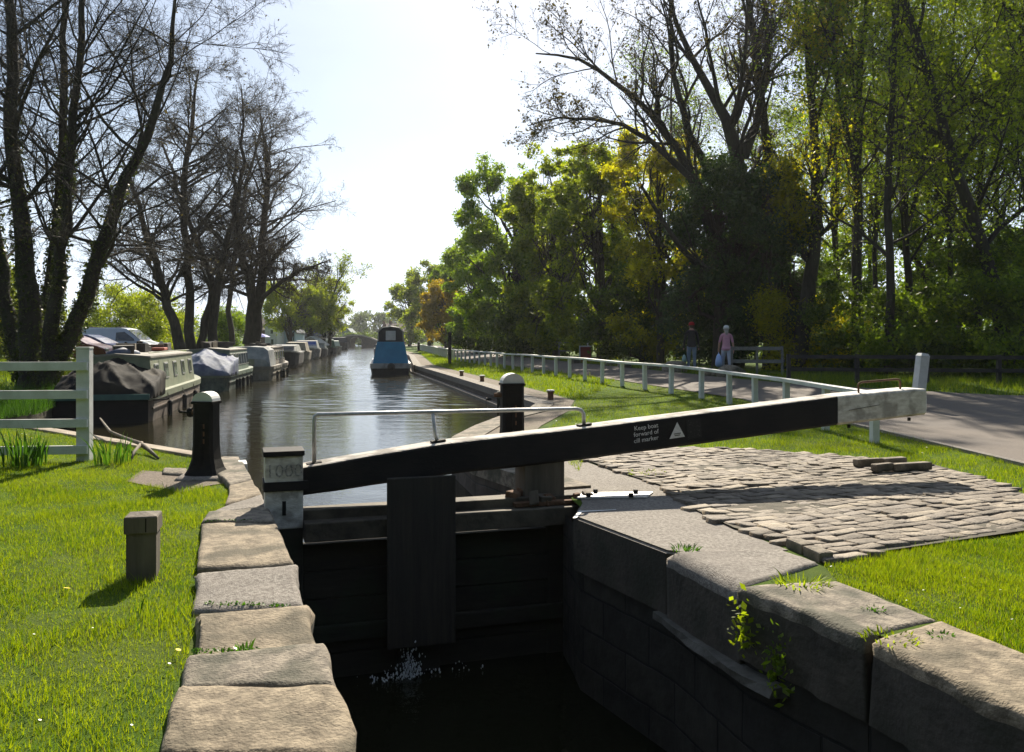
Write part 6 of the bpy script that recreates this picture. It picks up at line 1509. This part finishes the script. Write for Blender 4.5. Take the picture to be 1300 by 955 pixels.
blades(lawnL, 9000, .06, .005, M_grass_long, 'lawn_tufts', 'longer darker grass tufts scattered in the left lawn', gL, seg=2, keepout=[pch], lean=.5, dens=lambda x, y: (np.sin(x * 4.3 + np.sin(y * 3)) * np.sin(y * 5.1 + np.sin(x * 2)) > .35) * ((x / y) > -.7) * 1.0)
er = [at(*p) for p in [(1046, 719), (1131, 703), (1300, 679), (1335, 671), (1355, 655)]]
lawnR = er + [(5.2, 8.3), (6.0, 6), (6.0, 2), (3.4, 1), (3.0, 2.9)] + [at(*p) for p in [(1490, 908), (1296, 834), (1242, 811), (1185, 788), (1119, 758), (1069, 745)]]
blades(lawnR, 420000, .034, .0050, M_grass, 'lawn_grass', 'bright lawn grass in the lower right beside the worn slabs', gL, lean=.5, dens=lambda x, y: ((x / y) < .72) * (y > 2.4) * 1.0)
sE = [at(*p) for p in [(742, 583), (800, 570.5), (880, 569), (980, 573), (1085, 582), (1185, 591), (1252, 609), (1302, 629), (1355, 655)]]
lawnM = [tuple(p) for p in sE] + [(5.2, 8.3), (5.98, 8), (5.93, 13.8), (5.42, 20), (3.4, 28), (.1, 41.5), (-.2, 41), (.0, 31.8), (1.0, 24), (1.55, 20.5), (1.2, 17.3), (.6, 14.2), (.45, 12.8), (.6, 11), (.75, 9.6)]
blades(lawnM, 460000, .042, .007, M_grass, 'lawn_grass', 'long strip of bright lawn between the setts, the low rail and the towpath', gL, lean=.5, dens=lambda x, y: np.clip((11 / y) ** 2, .12, 1))
FL2 = [(1.6, 20.5), (3.4, 28), (.1, 41.6), (-3.1, 57), (-9.2, 95), (-10.5, 95), (-7.7, 74), (-4.3, 47.7), (-.8, 31.8), (.9, 24)]
blades(FL2, 170000, .10, .02, M_grass, 'verge_grass', 'far towpath verge grass between the gravel and the low rail', gL, lean=.5)
VG = [(8.4, 24.8), (12, 21.3), (17, 19.8), (24, 18.5), (24, 26), (16, 27), (9, 30), (5, 42), (1.6, 57), (.6, 57), (3.8, 41), (6.8, 28.7)]
blades(VG, 150000, .16, .014, M_grass, 'verge_grass', 'shaded rough grass verge between the road and the wood', gL, lean=.5)
RBK = [(-10.5, 19.6), (-12.6, 28), (-14.2, 38.5), (-15.2, 47), (-17, 56), (-30, 60), (-30, 20), (-17, 18)]
blades(RBK, 90000, .14, .02, M_grass, 'bank_grass', 'rough grass on the left bank around the parked cars', gL, lean=.5)
M_straw = leafmat('dead_grass', (.16, .13, .06), (.34, .28, .14), .3, .7, (1, .9, .5), 1.0)
blades(lawnL, 42000, .034, .0045, M_straw, 'dead_grass', 'straw coloured dead blades scattered through the left lawn', gL, keepout=[pch], lean=.9, dens=lambda x, y: ((x / y) > -.7) * (y > 2.6) * (.25 + .75 * (np.sin(x * 2.1 + np.sin(y * 1.7) * 2) * np.sin(y * 1.9 + x) > .2)))
blades(lawnR, 16000, .034, .0045, M_straw, 'dead_grass', 'straw coloured dead blades scattered through the lower right lawn', gL, lean=.9, dens=lambda x, y: ((x / y) < .72) * (y > 2.4) * 1.0)
blades(SETT, 5200, .022, .005, M_grass_long, 'joint_weeds', 'sparse weeds and moss growing between the setts', gL, lean=1.2, dens=lambda x, y: .1 + .9 * (np.sin(x * 3.1 + np.sin(y * 4)) * np.sin(y * 3.7) > .55))
# daisies and dandelions
def flowers(poly, n, m_, name, label, r_, seed):
    gg = np.random.default_rng(seed); P = np.array(poly); x = gg.uniform(P[:, 0].min(), P[:, 0].max(), n); y = gg.uniform(P[:, 1].min(), P[:, 1].max(), n); k = inside(x, y, poly); x, y = x[k], y[k]; n = len(x)
    z = gz(x, y) + gg.uniform(.03, .055, n); a = np.arange(6) * np.pi / 3; rr_ = r_ * gg.uniform(.7, 1.3, n)
    V = np.stack([x[:, None] + rr_[:, None] * np.cos(a), y[:, None] + rr_[:, None] * np.sin(a), z[:, None] + .3 * rr_[:, None] * np.sin(a + x[:, None])], 2).reshape(-1, 3)
    me = np_mesh(name, V, np.arange(6 * n).reshape(-1, 6), 6); tag(link(name, me, m_), label, 'flowers', kind='stuff')
pet = mat('daisy_petal', (.8, .8, .78), rough=.7); yel = mat('dandelion_petal', (.75, .55, .02), rough=.7)
flowers(lawnL, 420, pet, 'daisies', 'tiny white daisies dotted over the left lawn', .006, 1)
flowers(lawnR, 260, pet, 'daisies', 'tiny white daisies dotted over the lower right lawn', .006, 2)
flowers(lawnM, 300, pet, 'daisies', 'tiny white daisies in the lawn between setts and rail', .01, 3)
flowers(lawnL, 26, yel, 'dandelions', 'a few yellow dandelions near the left coping stones', .016, 4)

# the slight spring haze that pales the far trees
me = bpy.data.meshes.new('haze'); x0, x1, y0_, y1_, z0_, z1_ = -1520, 1520, -1520, 1520, -4.2, 34
me.from_pydata([(x0, y0_, z0_), (x1, y0_, z0_), (x1, y1_, z0_), (x0, y1_, z0_), (x0, y0_, z1_), (x1, y0_, z1_), (x1, y1_, z1_), (x0, y1_, z1_)], [],
               [(3, 2, 1, 0), (4, 5, 6, 7), (0, 1, 5, 4), (1, 2, 6, 5), (2, 3, 7, 6), (3, 0, 4, 7)])
mh = bpy.data.materials.new('haze'); mh.use_nodes = True; nt = mh.node_tree; nt.nodes.clear()
oo = nt.nodes.new('ShaderNodeOutputMaterial'); pv = nt.nodes.new('ShaderNodeVolumePrincipled'); pv.inputs['Color'].default_value = (.93, .96, 1, 1); pv.inputs['Density'].default_value = .0002; pv.inputs['Anisotropy'].default_value = .45
nt.links.new(pv.outputs[0], oo.inputs['Volume'])
link('haze', me, mh)['kind'] = 'stuff'; bpy.data.objects['haze']['label'] = 'thin pale spring haze over the canal and the wood'
